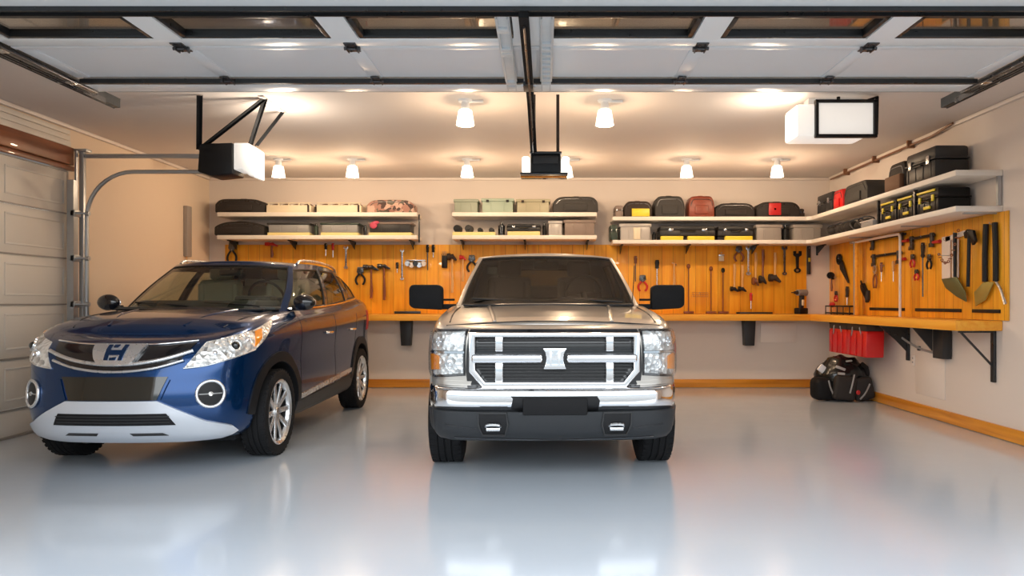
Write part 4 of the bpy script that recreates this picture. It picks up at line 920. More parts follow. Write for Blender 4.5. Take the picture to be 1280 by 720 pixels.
# ================================================================ UNDER THE BENCH
def redbag(y0, y1, label):
    L = y1-y0; x0 = 4.06; t = thing('hanging_tool_bag', label, 'tool bag', (x0, (y0+y1)/2, 0.62), -PI/2)
    b = B(); b.prism([(-L/2, -0.11, 0.0), (L/2, -0.11, 0.0), (L/2, -0.11, 0.30), (L/2-0.02, -0.09, 0.33), (-L/2+0.02, -0.09, 0.33), (-L/2, -0.11, 0.30)], (0, 0.22, 0), bev=0.012); b.to('body', 'red', t)
    for k in range(3): B().box((-L*0.3+k*L*0.3, -0.115, 0.15), (0.02, 0.014, 0.29), bev=0.004).to('rib', 'red', t)
    B().box((0, 0, 0.365), (L*0.99, 0.215, 0.08), bev=0.01).to('black_top', 'fabricb', t)
    for s in (-1, 1):
        b = B(); b.tube([(s*L*0.25, -0.10, 0.25), (s*L*0.18, -0.11, 0.36), (s*L*0.18, -0.06, 0.402)], 0.009, seg=6); b.to('strap', 'greyp', t)
redbag(9.48, 10.04, 'red tool bag with black top hung under the bench, the one deeper in the corner')
redbag(8.88, 9.46, 'red tool bag with black top hung under the bench, the one nearer the camera')
# gear bag heap
t = thing('gear_bag', 'heaped black glossy backpack with white and red marks on the floor in the corner', 'backpack', (3.98, 9.72, 0.0))
r = random.Random(11)
b = B(); b.sph((0, 0, 0.28), 0.36, (0.95, 0.7, 0.86), seg=32); o = b.to('body', mat('black_glossy_nylon', (0.010, 0.011, 0.011), 0.22, coat=0.3, bump=0.5, bscale=14), t)
tex = bpy.data.textures.new('lumps', 'CLOUDS'); tex.noise_scale = 0.16
for v in o.data.vertices:
    from mathutils import noise
    n_ = noise.noise(v.co*7)*0.05+noise.noise(v.co*16+Vector((3, 1, 2)))*0.02
    v.co += v.normal*n_
    v.co.z = max(v.co.z, 0.002)
B().box((-0.30, -0.12, 0.16), (0.26, 0.26, 0.30), bev=0.08, seg=4).to('side_pouch', 'blackm', t)
B().box((-0.05, -0.25, 0.18), (0.30, 0.12, 0.32), bev=0.05, seg=4, rot=rotm('Y', 8)).to('front_pocket', 'fabric', t)
B().box((0.20, -0.22, 0.17), (0.26, 0.14, 0.30), bev=0.05, seg=4, rot=rotm('Y', -12)).to('front_pocket', 'fabric', t)
b = B(); b.tube([(0.24, -0.1, 0.48), (0.32, -0.08, 0.42), (0.33, -0.02, 0.20), (0.30, 0.02, 0.0+0.02)], 0.035, smooth=1); b.to('shoulder_strap', 'fabric', t)
b = B(); b.tube([(-0.26, -0.05, 0.42), (-0.18, -0.02, 0.52), (-0.06, -0.04, 0.56)], 0.03, smooth=1); b.to('shoulder_strap', 'blackm', t)
B().box((-0.29, -0.10, 0.42), (0.09, 0.04, 0.10), bev=0.012, rot=rotm('Y', 40)).to('white_flap', 'white', t)
for (x, y, z, sx_, sz_, a) in ((-0.10, -0.245, 0.44, 0.13, 0.035, 20), (-0.10, -0.27, 0.37, 0.09, 0.03, 5), (0.03, -0.20, 0.53, 0.08, 0.02, -8)):
    B().box((x, y, z), (sx_, 0.03, sz_), bev=0.006, rot=rotm('Y', a)).to('white_mark', 'clearp', t)
for pts in ([(0.06, -0.30, 0.36), (0.03, -0.33, 0.28), (-0.01, -0.33, 0.12)], [(0.26, -0.30, 0.24), (0.20, -0.315, 0.12), (0.13, -0.31, 0.04)], [(-0.26, -0.26, 0.28), (-0.24, -0.27, 0.18), (-0.20, -0.26, 0.10)]):
    b = B(); b.tube(pts, 0.011, smooth=1); b.to('piping', 'greyp', t)
B().sph((0.10, -0.32, 0.13), 0.028, (1, 0.5, 1.1)).to('red_reflector', 'redp', t)
# wall plates under the bench
t = B().box((0, -0.01, 0), (0.54, 0.02, 0.30), bev=0.005).to('access_panel', 'trimw', None, ((973-680)/82.2, YB-0.001, 1.3-(414-378)/82.2-0.02)); tag(t, 'flat white access panel on the back wall under the bench', 'wall panel')
t = thing('cable_hose', 'pale curved hose clipped to the right wall under the bench', 'hose', (XR-0.036, 8.80, 0.9))
b = B(); b.tube([(-0.15, 0.02, 0.13), (-0.05, -0.15, -0.02), (0, -0.45, -0.13), (0, -0.8, -0.16), (0, -1.05, -0.17)], 0.013, smooth=2); b.to('hose', 'greyp', t); B().box((0.01, -0.45, -0.13), (0.03, 0.03, 0.05), bev=0.004).to('clip', 'darkmetal', t)
def plate(y, z, w, h, label, slots=False):
    t = thing('wall_plate', label, 'wall plate', (XR, y, z), -PI/2)
    B().box((0, -0.006, 0), (w, 0.012, h), bev=0.003).to('cover', 'trimw', t)
    b = B()
    for zz in (h*0.2, -h*0.2): b.box((0, -0.013, zz), (w*0.3, 0.004, h*0.16), bev=0.001)
    b.to('slots', 'greyp', t)
plate(8.52, 0.62, 0.07, 0.12, 'small white wall outlet under the bench end of the pale hose')
t = B().box((0, 0, 0), (0.01, 0.62, 0.62), bev=0.004).to('access_panel', 'trimw', None, (XR-0.005, 8.15, 0.55)); tag(t, 'large flat pale access panel on the right wall below the bench', 'wall panel')
# grey pilaster bracket at left corner
t = thing('wall_conduit_box', 'tall narrow grey box with a hanging hook on the left wall near the back corner', 'conduit box', (XL, 10.3, 1.95))
B().box((0.03, 0, 0.36), (0.06, 0.14, 0.72), bev=0.01).to('box', 'warmgrey', t); b = B(); b.tube([(0.03, -0.03, 0.0), (0.03, -0.02, -0.10), (0.05, 0.05, -0.12)], 0.008, smooth=1); b.to('hook', 'hwood', t)
# ================================================================ VEHICLES
def catmull(P, n=12, closed=False):
    out = []; N = len(P)
    for i in range(N-1):
        p0 = P[max(i-1, 0)]; p1 = P[i]; p2 = P[i+1]; p3 = P[min(i+2, N-1)]
        if i == 0: p0 = tuple([-p2[0]]+list(p2[1:]))            # mirror over the centre plane
        if i+2 > N-1: p3 = tuple([-p1[0]]+list(p1[1:]))
        for k in range(n):
            t = k/n
            out.append(tuple(0.5*((2*b)+(-a+c)*t+(2*a-5*b+4*c-d)*t*t+(-a+3*b-3*c+d)*t**3) for a, b, c, d in zip(p0, p1, p2, p3)))
    out.append(tuple(P[-1])); return out
def interp(tab, x):
    if x <= tab[0][0]: return tab[0][1:] if len(tab[0]) > 2 else tab[0][1]
    for a, b in zip(tab, tab[1:]):
        if x <= b[0]:
            f = (x-a[0])/(b[0]-a[0]); f2 = f
            v = tuple(p+(q-p)*f2 for p, q in zip(a[1:], b[1:])); return v if len(v) > 1 else v[0]
    return tab[-1][1:] if len(tab[-1]) > 2 else tab[-1][1]
def smooth_tab(tab, n=8):
    """resample a table with Catmull-Rom so that surfaces have no facets"""
    out = []; N = len(tab)
    for i in range(N-1):
        p0, p1, p2, p3 = tab[max(i-1, 0)], tab[i], tab[i+1], tab[min(i+2, N-1)]
        for k in range(n):
            t = k/n
            row = [p1[0]+(p2[0]-p1[0])*t]
            for a, b, c, d in list(zip(p0, p1, p2, p3))[1:]:
                row.append(0.5*((2*b)+(-a+c)*t+(2*a-5*b+4*c-d)*t*t+(-a+3*b-3*c+d)*t**3))
            out.append(tuple(row))
    out.append(tuple(tab[-1])); return out
class Tub:
    def __init__(s, ctrl, layers, zb, zt, crown=0.05, LF=1.3, dens=14):
        s.o = catmull(ctrl, dens); s.lay = smooth_tab(layers, 5); s.zb = smooth_tab(zb); s.zt = smooth_tab(zt)
        s.crown = crown; s.LF = LF; s.hw = max(p[0] for p in s.o); s.L = max(p[1] for p in s.o)
        s.S = [0.0]
        for a, b in zip(s.o, s.o[1:]): s.S.append(s.S[-1]+math.hypot(b[0]-a[0], b[1]-a[1]))
    def base(s, q):
        q = min(max(abs(q), 0), s.S[-1]); import bisect
        i = min(max(bisect.bisect_right(s.S, q)-1, 0), len(s.o)-2)
        f = (q-s.S[i])/max(1e-9, s.S[i+1]-s.S[i]); a, b = s.o[i], s.o[i+1]
        return a[0]+(b[0]-a[0])*f, a[1]+(b[1]-a[1])*f
    def pt(s, q, tn):
        x, y = s.base(q); dx, df, dr = interp(s.lay, tn)
        z0, z1 = interp(s.zb, y), interp(s.zt, y)
        xx = x*(1-dx/s.hw); yy = y
        if y < s.LF: yy += df*(1-y/s.LF)**2
        if y > s.L-0.8: yy -= dr*(1-(s.L-y)/0.8)**2
        return Vector((xx*(1 if q >= 0 else -1), yy, z0+(z1-z0)*tn))
    def at(s, q, z):
        x, y = s.base(q); z0, z1 = interp(s.zb, y), interp(s.zt, y)
        return s.pt(q, min(max((z-z0)/(z1-z0), 0.0), 0.999))
    def frame(s, q, z):
        e = 0.006; p = s.at(q, z); a = s.at(q+e, z)-s.at(q-e, z) if abs(q) > e else s.at(e*2, z)-s.at(-e*2, z)
        if abs(q) <= e: a = Vector((1, 0, 0))
        c = s.at(q, z+e)-s.at(q, z-e); n = a.cross(c).normalized()
        return p, n
    def s_of_y(s, y, ymin=0.0):
        """arc length of the side point at lengthwise y"""
        for i in range(len(s.o)-1):
            if s.o[i+1][1] >= y and s.o[i+1][0] > s.hw*0.8:
                a, b = s.o[i], s.o[i+1]; f = 0 if b[1] == a[1] else (y-a[1])/(b[1]-a[1]); f = min(max(f, 0), 1)
                return s.S[i]+(s.S[i+1]-s.S[i])*f
        return s.S[-1]
    def mesh(s, name, m, parent, nt=30, nv=18):
        b = B(); bm = b.bm; n = len(s.o); rings = []
        ts = [i/nt for i in range(nt+1)]
        ts = [t for t in ts if t < 0.88]+[0.88, 0.9, 0.92, 0.94, 0.955, 0.97, 0.98, 0.99, 1.0]
        for t in ts:
            R = [bm.verts.new(s.pt(q, t)) for q in s.S]; Lf = [R[0]]+[bm.verts.new(s.pt(-q if q > 0 else 0, t)) for q in s.S[1:-1]]+[R[-1]]
            rings.append((R, Lf))
        for (R0, L0), (R1, L1) in zip(rings, rings[1:]):
            for i in range(n-1):
                bm.faces.new((R0[i], R0[i+1], R1[i+1], R1[i])); bm.faces.new((L0[i+1], L0[i], L1[i], L1[i+1]))
        for (R, Lf), cr in ((rings[-1], s.crown), (rings[0], 0.0)):
            rows = []
            for i in range(n):
                if i in (0, n-1): rows.append([R[i]]*(nv+1)); continue
                row = [Lf[i]]
                for k in range(1, nv):
                    v = -1+2*k/nv; p = R[i].co.copy(); p.x = R[i].co.x*v; c = cr if not callable(cr) else cr(p.y)
                    p.z += c*(1-v*v)*min(1, R[i].co.x/s.hw*1.05); row.append(bm.verts.new(p))
                row.append(R[i]); rows.append(row)
            for a, c in zip(rows, rows[1:]):
                for k in range(nv):
                    vs = [a[k], a[k+1], c[k+1], c[k]]; u = []
                    for v in vs:
                        if v not in u: u.append(v)
                    if len(u) > 2:
                        try: bm.faces.new(u)
                        except ValueError: pass
        return b.to(name, m, parent, smooth=50)
def cut(obj, cutter):
    cutter.parent = obj.parent; bpy.context.view_layer.update()
    md = obj.modifiers.new('wells', 'BOOLEAN'); md.operation = 'DIFFERENCE'; md.object = cutter; md.solver = 'EXACT'; md.material_mode = 'TRANSFER'
    dg = bpy.context.evaluated_depsgraph_get(); dg.update()
    me = bpy.data.meshes.new_from_object(obj.evaluated_get(dg)); obj.modifiers.clear(); obj.data = me
    me.shade_smooth(); me.set_sharp_from_angle(angle=math.radians(40))
    bpy.data.objects.remove(cutter)
def patch(name, polys, fn, m, parent, off=0.004, th=0.01, res=0.03, mirror=False, smooth=30, label=None):
    """flat outline(s) in (arc, height) laid on a curved body surface with real thickness"""
    b = B(); bm = b.bm
    if polys and not isinstance(polys[0][0], (tuple, list)): polys = [polys]
    allp = list(polys)
    if mirror: allp += [[(-x, z) for x, z in p][::-1] for p in polys]
    for p in allp:
        vs = [bm.verts.new((x, z, 0)) for x, z in p]
        try: bm.faces.new(vs)
        except ValueError: pass
    bmesh.ops.remove_doubles(bm, verts=bm.verts, dist=1e-5)
    for f in bm.faces: f.normal_update()
    for f in list(bm.faces):
        if f.normal.z < 0: f.normal_flip()
    xs = [v.co.x for v in bm.verts]; zs = [v.co.y for v in bm.verts]
    def cuts(lo, hi, nrm, ax):
        k = math.floor(lo/res)+1
        while k*res < hi:
            co = (k*res, 0, 0) if ax == 0 else (0, k*res, 0)
            bmesh.ops.bisect_plane(bm, geom=bm.verts[:]+bm.edges[:]+bm.faces[:], plane_co=co, plane_no=nrm); k += 1
    cuts(min(xs), max(xs), (1, 0, 0), 0); cuts(min(zs), max(zs), (0, 1, 0), 1)
    bmesh.ops.triangulate(bm, faces=[f for f in bm.faces if len(f.verts) > 4])
    g = bmesh.ops.extrude_face_region(bm, geom=bm.faces[:]); up = [v for v in g['geom'] if isinstance(v, bmesh.types.BMVert)]
    for v in up: v.co.z = 1
    for v in bm.verts:
        p, n = fn(v.co.x, v.co.y); v.co = p+n*(off if v.co.z > 0.5 else off-th)
    return b.to(name, m, parent, smooth=smooth, label=label)
def band(pts, w, closed=False):
    """polyline -> list of quads of width w (w may be a list)"""
    n = len(pts); out = []; ws = w if isinstance(w, (list, tuple)) else [w]*n; L = []
    for i in range(n):
        a = pts[(i-1) % n] if (closed or i > 0) else pts[i]; c = pts[(i+1) % n] if (closed or i < n-1) else pts[i]
        dx, dz = c[0]-a[0], c[1]-a[1]; l = math.hypot(dx, dz) or 1; nx, nz = -dz/l, dx/l
        L.append(((pts[i][0]+nx*ws[i]/2, pts[i][1]+nz*ws[i]/2), (pts[i][0]-nx*ws[i]/2, pts[i][1]-nz*ws[i]/2)))
    for i in range(n if closed else n-1):
        a, c = L[i], L[(i+1) % n]; out.append([a[0], a[1], c[1], c[0]])
    return out
def smoothline(pts, n=6):
    out = []; N = len(pts)
    for i in range(N-1):
        p0, p1, p2, p3 = pts[max(i-1, 0)], pts[i], pts[i+1], pts[min(i+2, N-1)]
        for k in range(n):
            t = k/n; out.append(tuple(0.5*((2*b)+(-a+c)*t+(2*a-5*b+4*c-d)*t*t+(-a+3*b-3*c+d)*t**3) for a, b, c, d in zip(p0, p1, p2, p3)))
    return out+[pts[-1]]
class House:
    """glasshouse between a base ring and a roof ring"""
    def __init__(s, base, top, bulge=0.03, n=16):
        s.b = catmull(base, n); s.t = catmull(top, n); s.n = n; s.N = len(base)-1; s.bulge = bulge
    def P(s, u, t, side=1):
        q = u*s.n; i = min(int(q), len(s.b)-2); f = q-i
        a = Vector(s.b[i]).lerp(Vector(s.b[i+1]), f); c = Vector(s.t[i]).lerp(Vector(s.t[i+1]), f)
        p = a.lerp(c, t); g = s.bulge*math.sin(PI*t)*min(1, abs(a.x)/0.4)
        p.x += g*min(1, abs(a.x)/0.7); p.x *= side; p.z += 0.0; return p
    def build(s, parent, paint_, windows, crown=0.03, trim='black', th=0.028):
        """windows: (name, u0, u1, t0, t1, material, both_sides)"""
        us = set([i/4 for i in range(s.N*4+1)]); tsn = set([0, 1.0]+[i/10 for i in range(1, 10)])
        e = 0.035
        for _, u0, u1, t0, t1, *_r in windows:
            for u in (u0, u1): us |= {u} | ({u-e, u+e} if 0 < u < s.N else set())
            tsn |= {t0, t1, max(0, t0-0.03), min(1, t1+0.03)}
        us = sorted(us); ts = sorted(tsn)
        us = [u for i, u in enumerate(us) if i == 0 or u-us[i-1] > 1e-5]; ts = [t for i, t in enumerate(ts) if i == 0 or t-ts[i-1] > 1e-5]
        fb = B(); bm = fb.bm
        grids = {}
        for side in (1, -1):
            g = [[bm.verts.new(s.P(u, t, side)) for t in ts] for u in us]; grids[side] = g
            for i in range(len(us)-1):
                for j in range(len(ts)-1):
                    uc, tc_ = (us[i]+us[i+1])/2, (ts[j]+ts[j+1])/2; hole = False; edge = False
                    for _, u0, u1, t0, t1, *_r in windows:
                        if u0 < uc < u1 and t0 < tc_ < t1: hole = True
                        elif u0-e < uc < u1+e and t0-0.03 < tc_ < t1+0.03: edge = True
                    if hole: continue
                    q = (g[i][j], g[i+1][j], g[i+1][j+1], g[i][j+1]); q = q if side == 1 else q[::-1]
                    try:
                        f = bm.faces.new(q); f.material_index = 1 if edge else 0
                    except ValueError: pass
        nv = 14; rows = []
        for i, u in enumerate(us):
            R = grids[1][i][-1]; Lv = grids[-1][i][-1]; row = [Lv]
            for k in range(1, nv):
                v = -1+2*k/nv; p = R.co.copy(); p.x *= v; p.z += crown*(1-v*v)*min(1, R.co.x/0.6); row.append(bm.verts.new(p))
            rows.append(row+[R])
        for a, c in zip(rows, rows[1:]):
            for k in range(nv):
                try: bm.faces.new((a[k], a[k+1], c[k+1], c[k]))
                except ValueError: pass
        bmesh.ops.remove_doubles(bm, verts=bm.verts, dist=2e-4)
        fr = fb.to('cab_frame', [paint_, trim], parent, smooth=40)
        md = fr.modifiers.new('thick', 'SOLIDIFY'); md.thickness = th; md.offset = -1
        for (nm, u0, u1, t0, t1, m, both) in windows:
            for side in ((1, -1) if both else (1,)):
                b = B(); uu = [u for u in us if u0-1e-6 <= u <= u1+1e-6]; tt = [t for t in ts if t0-1e-6 <= t <= t1+1e-6]
                def inn(p, u): # set slightly inside the skin
                    c = Vector((0, (s.b[0][1]+s.b[-1][1])/2, p.z)); return p+(c-p).normalized()*0.010
                if both: G = [[b.bm.verts.new(inn(s.P(u, t, side), u)) for t in tt] for u in uu]
                else:
                    G = [[b.bm.verts.new(inn(s.P(u, t, -1), u)) for t in tt] for u in uu[::-1]] if u0 == 0 else [[b.bm.verts.new(inn(s.P(u, t, 1), u)) for t in tt] for u in uu]
                    G2 = [[b.bm.verts.new(inn(s.P(u, t, 1), u)) for t in tt] for u in uu] if u0 == 0 else [[b.bm.verts.new(inn(s.P(u, t, -1), u)) for t in tt] for u in uu[::-1]]
                    G = G+G2
                for a, c in zip(G, G[1:]):
                    for j in range(len(tt)-1):
                        if (a[j].co-c[j].co).length < 1e-6: continue
                        b.bm.faces.new((a[j], c[j], c[j+1], a[j+1]))
                o = b.to(nm, m, parent, smooth=60)
        return fr
def make_wheel(parent, x_out, y, r, w, sgn, rim_r, rim='alloy', spokes=10):
    """axle along X, outer face at x_out on side sgn"""
    c = (x_out-sgn*w/2, y, r)
    b = B(); h = w/2
    prof = [(rim_r*0.98, -h*0.86), (rim_r*1.04, -h*0.97), (r*0.86, -h), (r*0.955, -h*0.93), (r*0.992, -h*0.80), (r, -h*0.5), (r, -h*0.44), (r*0.975, -h*0.42), (r*0.975, -h*0.36), (r, -h*0.34),
            (r, -h*0.06), (r*0.975, -h*0.04), (r*0.975, h*0.04), (r, h*0.06), (r, h*0.34), (r*0.975, h*0.36), (r*0.975, h*0.42), (r, h*0.44), (r, h*0.5), (r*0.992, h*0.80), (r*0.955, h*0.93), (r*0.86, h), (rim_r*1.04, h*0.97), (rim_r*0.98, h*0.86)]
    b.lathe(prof, c=(0, 0, 0), axis='X', seg=56, closed=True)
    n = 44
    for k in range(n):                       # shoulder tread blocks
        a = 2*PI*k/n
        for sx_ in (-1, 1):
            b.box((sx_*h*0.72, math.cos(a)*r*0.987, math.sin(a)*r*0.987), (h*0.34, r*0.075, r*0.03), rot=Matrix.Rotation(a, 4, 'X') @ Matrix.Rotation(PI/2, 4, 'X'))
    tyre = b.to('tyre', 'blackm', parent, loc=c, smooth=30)
    o = h*sgn; b = B()
    b.lathe([(rim_r*1.02, o*0.9), (rim_r*0.97, o*0.93), (rim_r*0.90, o*0.80), (rim_r*0.87, o*0.55), (rim_r*0.98, o*0.5)], axis='X', seg=48, closed=True)
    b.lathe([(0.0, o*0.62), (rim_r*0.2, o*0.66), (rim_r*0.22, o*0.45), (0, o*0.45)], axis='X', seg=24)
    for k in range(spokes):
        a = 2*PI*k/spokes; da = 0.16 if spokes <= 7 else 0.09
        def pol(rr, an, xx): return (xx, math.cos(an)*rr, math.sin(an)*rr)
        poly = [pol(rim_r*0.16, a-0.5, o*0.60), pol(rim_r*0.88, a-da, o*0.78), pol(rim_r*0.88, a+da, o*0.78), pol(rim_r*0.16, a+0.5, o*0.60)]
        b.prism(poly, (-o*0.16, 0, 0), bev=0.004)
    b.to('rim', 'steel' if rim == 'steel' else 'satin', tyre)
    b = B(); b.lathe([(rim_r*0.865, o*0.56), (rim_r*0.84, -o*0.9), (rim_r*0.98, -o*0.9), (rim_r*0.985, o*0.5)], axis='X', seg=40, closed=True); b.to('rim_barrel', 'darksteel', tyre)
    b = B(); b.lathe([(0, o*0.70), (rim_r*0.13, o*0.70), (rim_r*0.16, o*0.6), (0, o*0.6)], axis='X', seg=20); b.to('hub_cap', 'steel', tyre)
    b = B(); b.cyl((-o*0.55, 0, 0), (-o*0.1, 0, 0), rim_r*0.62, seg=28); b.cyl((-o*0.62, 0, 0), (-o*0.5, 0, 0), rim_r*0.84, seg=28); b.to('brake_shade_backing', 'black', tyre)  # brake disc plus added black backing standing in for shaded gaps between spokes
    return tyre
def well_cutter(spec, m='blackm'):
    b = B()
    for (y, z, r) in spec:
        for s in (-1, 1):
            arch = [(s*0.58, y+r*math.cos(a), z+r*math.sin(a)) for a in [PI*k/32 for k in range(33)]]+[(s*0.58, y-r, z-0.6), (s*0.58, y+r, z-0.6)]
            b.prism(arch, (s*0.72, 0, 0))
    return b.to('well_cutter', m, None, smooth=0)
def seat(parent, x, y, z, m, w=0.46):
    b = B(); b.box((0, 0, 0.20), (w, 0.12, 0.50), bev=0.05, seg=4, rot=rotm('X', -8)); b.box((w*0.40, -0.03, 0.2), (0.07, 0.10, 0.42), bev=0.03); b.box((-w*0.40, -0.03, 0.2), (0.07, 0.10, 0.42), bev=0.03)
    st = b.to('seat', m, parent, loc=(x, y, z))
    b = B(); b.box((0, 0.04, 0.54), (0.25, 0.10, 0.18), bev=0.04, seg=4); b.cyl((-0.05, 0.04, 0.42), (-0.05, 0.04, 0.5), 0.008); b.cyl((0.05, 0.04, 0.42), (0.05, 0.04, 0.5), 0.008); b.to('headrest', m, st)
def steering(parent, x, y, z, r=0.18):
    b = B(); b.tube([(r*math.cos(a), 0.08*math.sin(a)*-1, r*math.sin(a)) for a in [2*PI*k/24 for k in range(24)]], 0.014, closed=True)
    b.box((0, 0, 0), (r*1.9, 0.02, 0.04), bev=0.008); b.cyl((0, 0.0, 0), (0, -0.15, -0.06), 0.03); b.to('steering_wheel', 'black', parent, loc=(x, y, z))

def ptube(name, pts, fn, r, m, parent, off=0.012, closed=False, n=8):
    pp = pts if closed else smoothline(pts, n); b = B(); P = []
    for q, z in pp:
        p, nn = fn(q, z); P.append(p+nn*off)
    b.tube(P, r, seg=10, closed=closed); return b.to(name, m, parent, smooth=80)
# ---------------------------------------------------------------- blue SUV
suv = thing('suv_car', 'glossy dark blue SUV with silver lower bumper parked on the left', 'car', (-3.17, 5.30, 0.0))
tub = Tub([(0, 0), (.35, .025), (.60, .09), (.76, .21), (.86, .42), (.91, .75), (.93, 1.2), (.93, 2.0), (.93, 2.8), (.925, 3.4), (.90, 4.0), (.80, 4.38), (.5, 4.52), (0, 4.55)],
    [(0, .12, .16, .10), (.06, .05, .08, .04), (.2, .02, .02, 0), (.32, .012, 0, 0), (.45, .015, 0, 0), (.55, .02, .012, 0), (.68, .012, .03, .02), (.78, .005, .06, .04), (.86, .012, .10, .07), (.92, .03, .17, .1), (.96, .055, .25, .13), (1.0, .11, .40, .16)],
    [(0, .26), (.4, .25), (.9, .25), (2, .24), (3.6, .26), (4.2, .30), (4.55, .33)],
    [(0, 1.045), (.2, 1.085), (.45, 1.13), (.8, 1.17), (1.2, 1.20), (1.6, 1.22), (2.4, 1.24), (3.2, 1.28), (3.9, 1.33), (4.4, 1.33), (4.55, 1.32)], crown=0.055)
body = tub.mesh('body', 'blue', suv)
FWY, RWY, WR = 0.90, 3.66, 0.365
cut(body, well_cutter([(FWY, 0.37, 0.425), (RWY, 0.37, 0.425)]))
fn = tub.frame
for (yy, sg) in ((FWY, 1), (FWY, -1), (RWY, 1), (RWY, -1)): make_wheel(suv, sg*0.925, yy, WR, 0.225, sg, 0.275, 'alloy', 10)
bz = lambda h: [(-x, z) for x, z in h]
# grille
gb = [(-.55, .995), (-.3, .972), (0, .965), (.3, .972), (.55, .995), (.47, .875), (.25, .80), (0, .775), (-.25, .80), (-.47, .875)]
g = patch('grille', gb, fn, 'blacks', suv, 0.006, 0.02)
ptube('chrome_bar', [(-.56, 1.0), (-.3, .978), (0, .97), (.3, .978), (.56, 1.0)], fn, .007, 'chrome', g, 0.012)
ptube('chrome_bar', [(-.545, .93), (-.36, .875), (-.16, .842), (0, .835), (.16, .842), (.36, .875), (.545, .93)], fn, .0145, 'satin', g, 0.016)
ptube('chrome_bar', [(-.49, .865), (-.28, .808), (0, .785), (.28, .808), (.49, .865)], fn, .010, 'satin', g, 0.012)
em = patch('emblem_plate', [(-.20, .966), (.20, .966), (.155, .875), (.12, .835), (-.12, .835), (-.155, .875)], fn, 'satin', g, 0.032, 0.03)
for poly in ([(-.075, .955), (-.045, .955), (-.040, .86), (-.070, .86)], [(.045, .955), (.075, .955), (.062, .86), (.034, .86)], [(-.05, .925), (.05, .925), (.045, .895), (-.045, .895)], [(-.03, .955), (.01, .955), (.0, .94), (-.03, .94)], [(-.03, .875), (.02, .88), (.015, .86), (-.03, .86)]):
    patch('emblem_mark', poly, fn, 'blue', g, 0.038, 0.01)
# lower panel, skid, intake
patch('lower_grille', [(-.40, .75), (.40, .75), (.33, .58), (-.33, .58)], fn, 'blackglass', suv, 0.006, 0.02, label='gloss black lower grille panel')
patch('edge_trim', band([(-.41, .73), (-.35, .585)], .016)+band([(.41, .73), (.35, .585)], .016), fn, 'blue', suv, 0.016, 0.02)
sk = patch('bumper_skid', [(-.34, .575), (.34, .575), (.50, .50), (.66, .42), (.86, .36), (.92, .315), (.80, .275), (.5, .262), (-.5, .262), (-.80, .275), (-.92, .315), (-.86, .36), (-.66, .42), (-.50, .50)], fn, 'skid', suv, 0.024, 0.04, label='silver painted lower bumper')
patch('air_intake', [(-.40, .487), (.40, .487), (.46, .405), (-.46, .405)], fn, 'black', sk, 0.028, 0.03)
for z in (.425, .445, .465): patch('intake_slat', [(-.42, z), (.42, z), (.42, z+.006), (-.42, z+.006)], fn, 'darkgrey', sk, 0.032, 0.006)
for s in (-1, 1): patch('vent_slot', [(s*.12, .345), (s*.36, .345), (s*.40, .325), (s*.14, .325)][::s], fn, 'darkgrey', sk, 0.027, 0.01)
# fog lamps
for s in (-1, 1):
    c = (s*.70, .615)
    circ = lambda r, n=24, sx=1.0: [(c[0]+r*sx*math.cos(2*PI*k/n), c[1]+r*math.sin(2*PI*k/n)) for k in range(n)]
    f = patch('fog_lamp', circ(.092), fn, 'black', suv, 0.008, 0.02)
    ptube('bezel', circ(.096, 32), fn, .0125, 'satin', f, 0.010, closed=True)
    patch('lamp', circ(.016, 14), fn, 'reflector', f, 0.016, 0.01)
    patch('slat', [(c[0]-.08, c[1]+.004), (c[0]+.08, c[1]+.004), (c[0]+.08, c[1]-.004), (c[0]-.08, c[1]-.004)], fn, 'greyp', f, 0.014, 0.01)
# headlamps
hl = [(.50, .808), (.66, .826), (.84, .872), (1.08, .925), (1.22, .995), (1.38, 1.10), (1.47, 1.152), (1.30, 1.122), (1.08, 1.078), (.84, 1.040), (.62, .995)]
for s in (-1, 1):
    P_ = [(s*x, z) for x, z in hl][::s]
    h = patch('headlamp', P_, fn, 'reflector', suv, 0.006, 0.02)
    patch('amber_marker', [(s*x, z) for x, z in [(1.07, .945), (1.17, 1.01), (1.19, 1.085), (1.08, 1.065)]][::s], fn, 'amber', h, 0.012, 0.01)
    for (cx, cz, r) in ((.86, .965, .040), (.70, .915, .024), (.98, 1.00, .022)):
        p, n = fn(s*cx, cz); b = B(); b.sph(p+n*0.004, r*0.8, (1, 1, 1), seg=16); b.to('lamp', 'blackglass' if r > .03 else 'chrome', h)
        b = B(); d = n*0.012; b.cyl(p+n*0.0, p+n*0.014, r*1.15, r*1.25, seg=20, cap=False); b.to('lamp_ring', 'chrome', h)
    ptube('chrome_edge', [(s*x, z) for x, z in [(.50, .808), (.66, .826), (.84, .872), (1.08, .925)]], fn, .006, 'satin', h, 0.006)
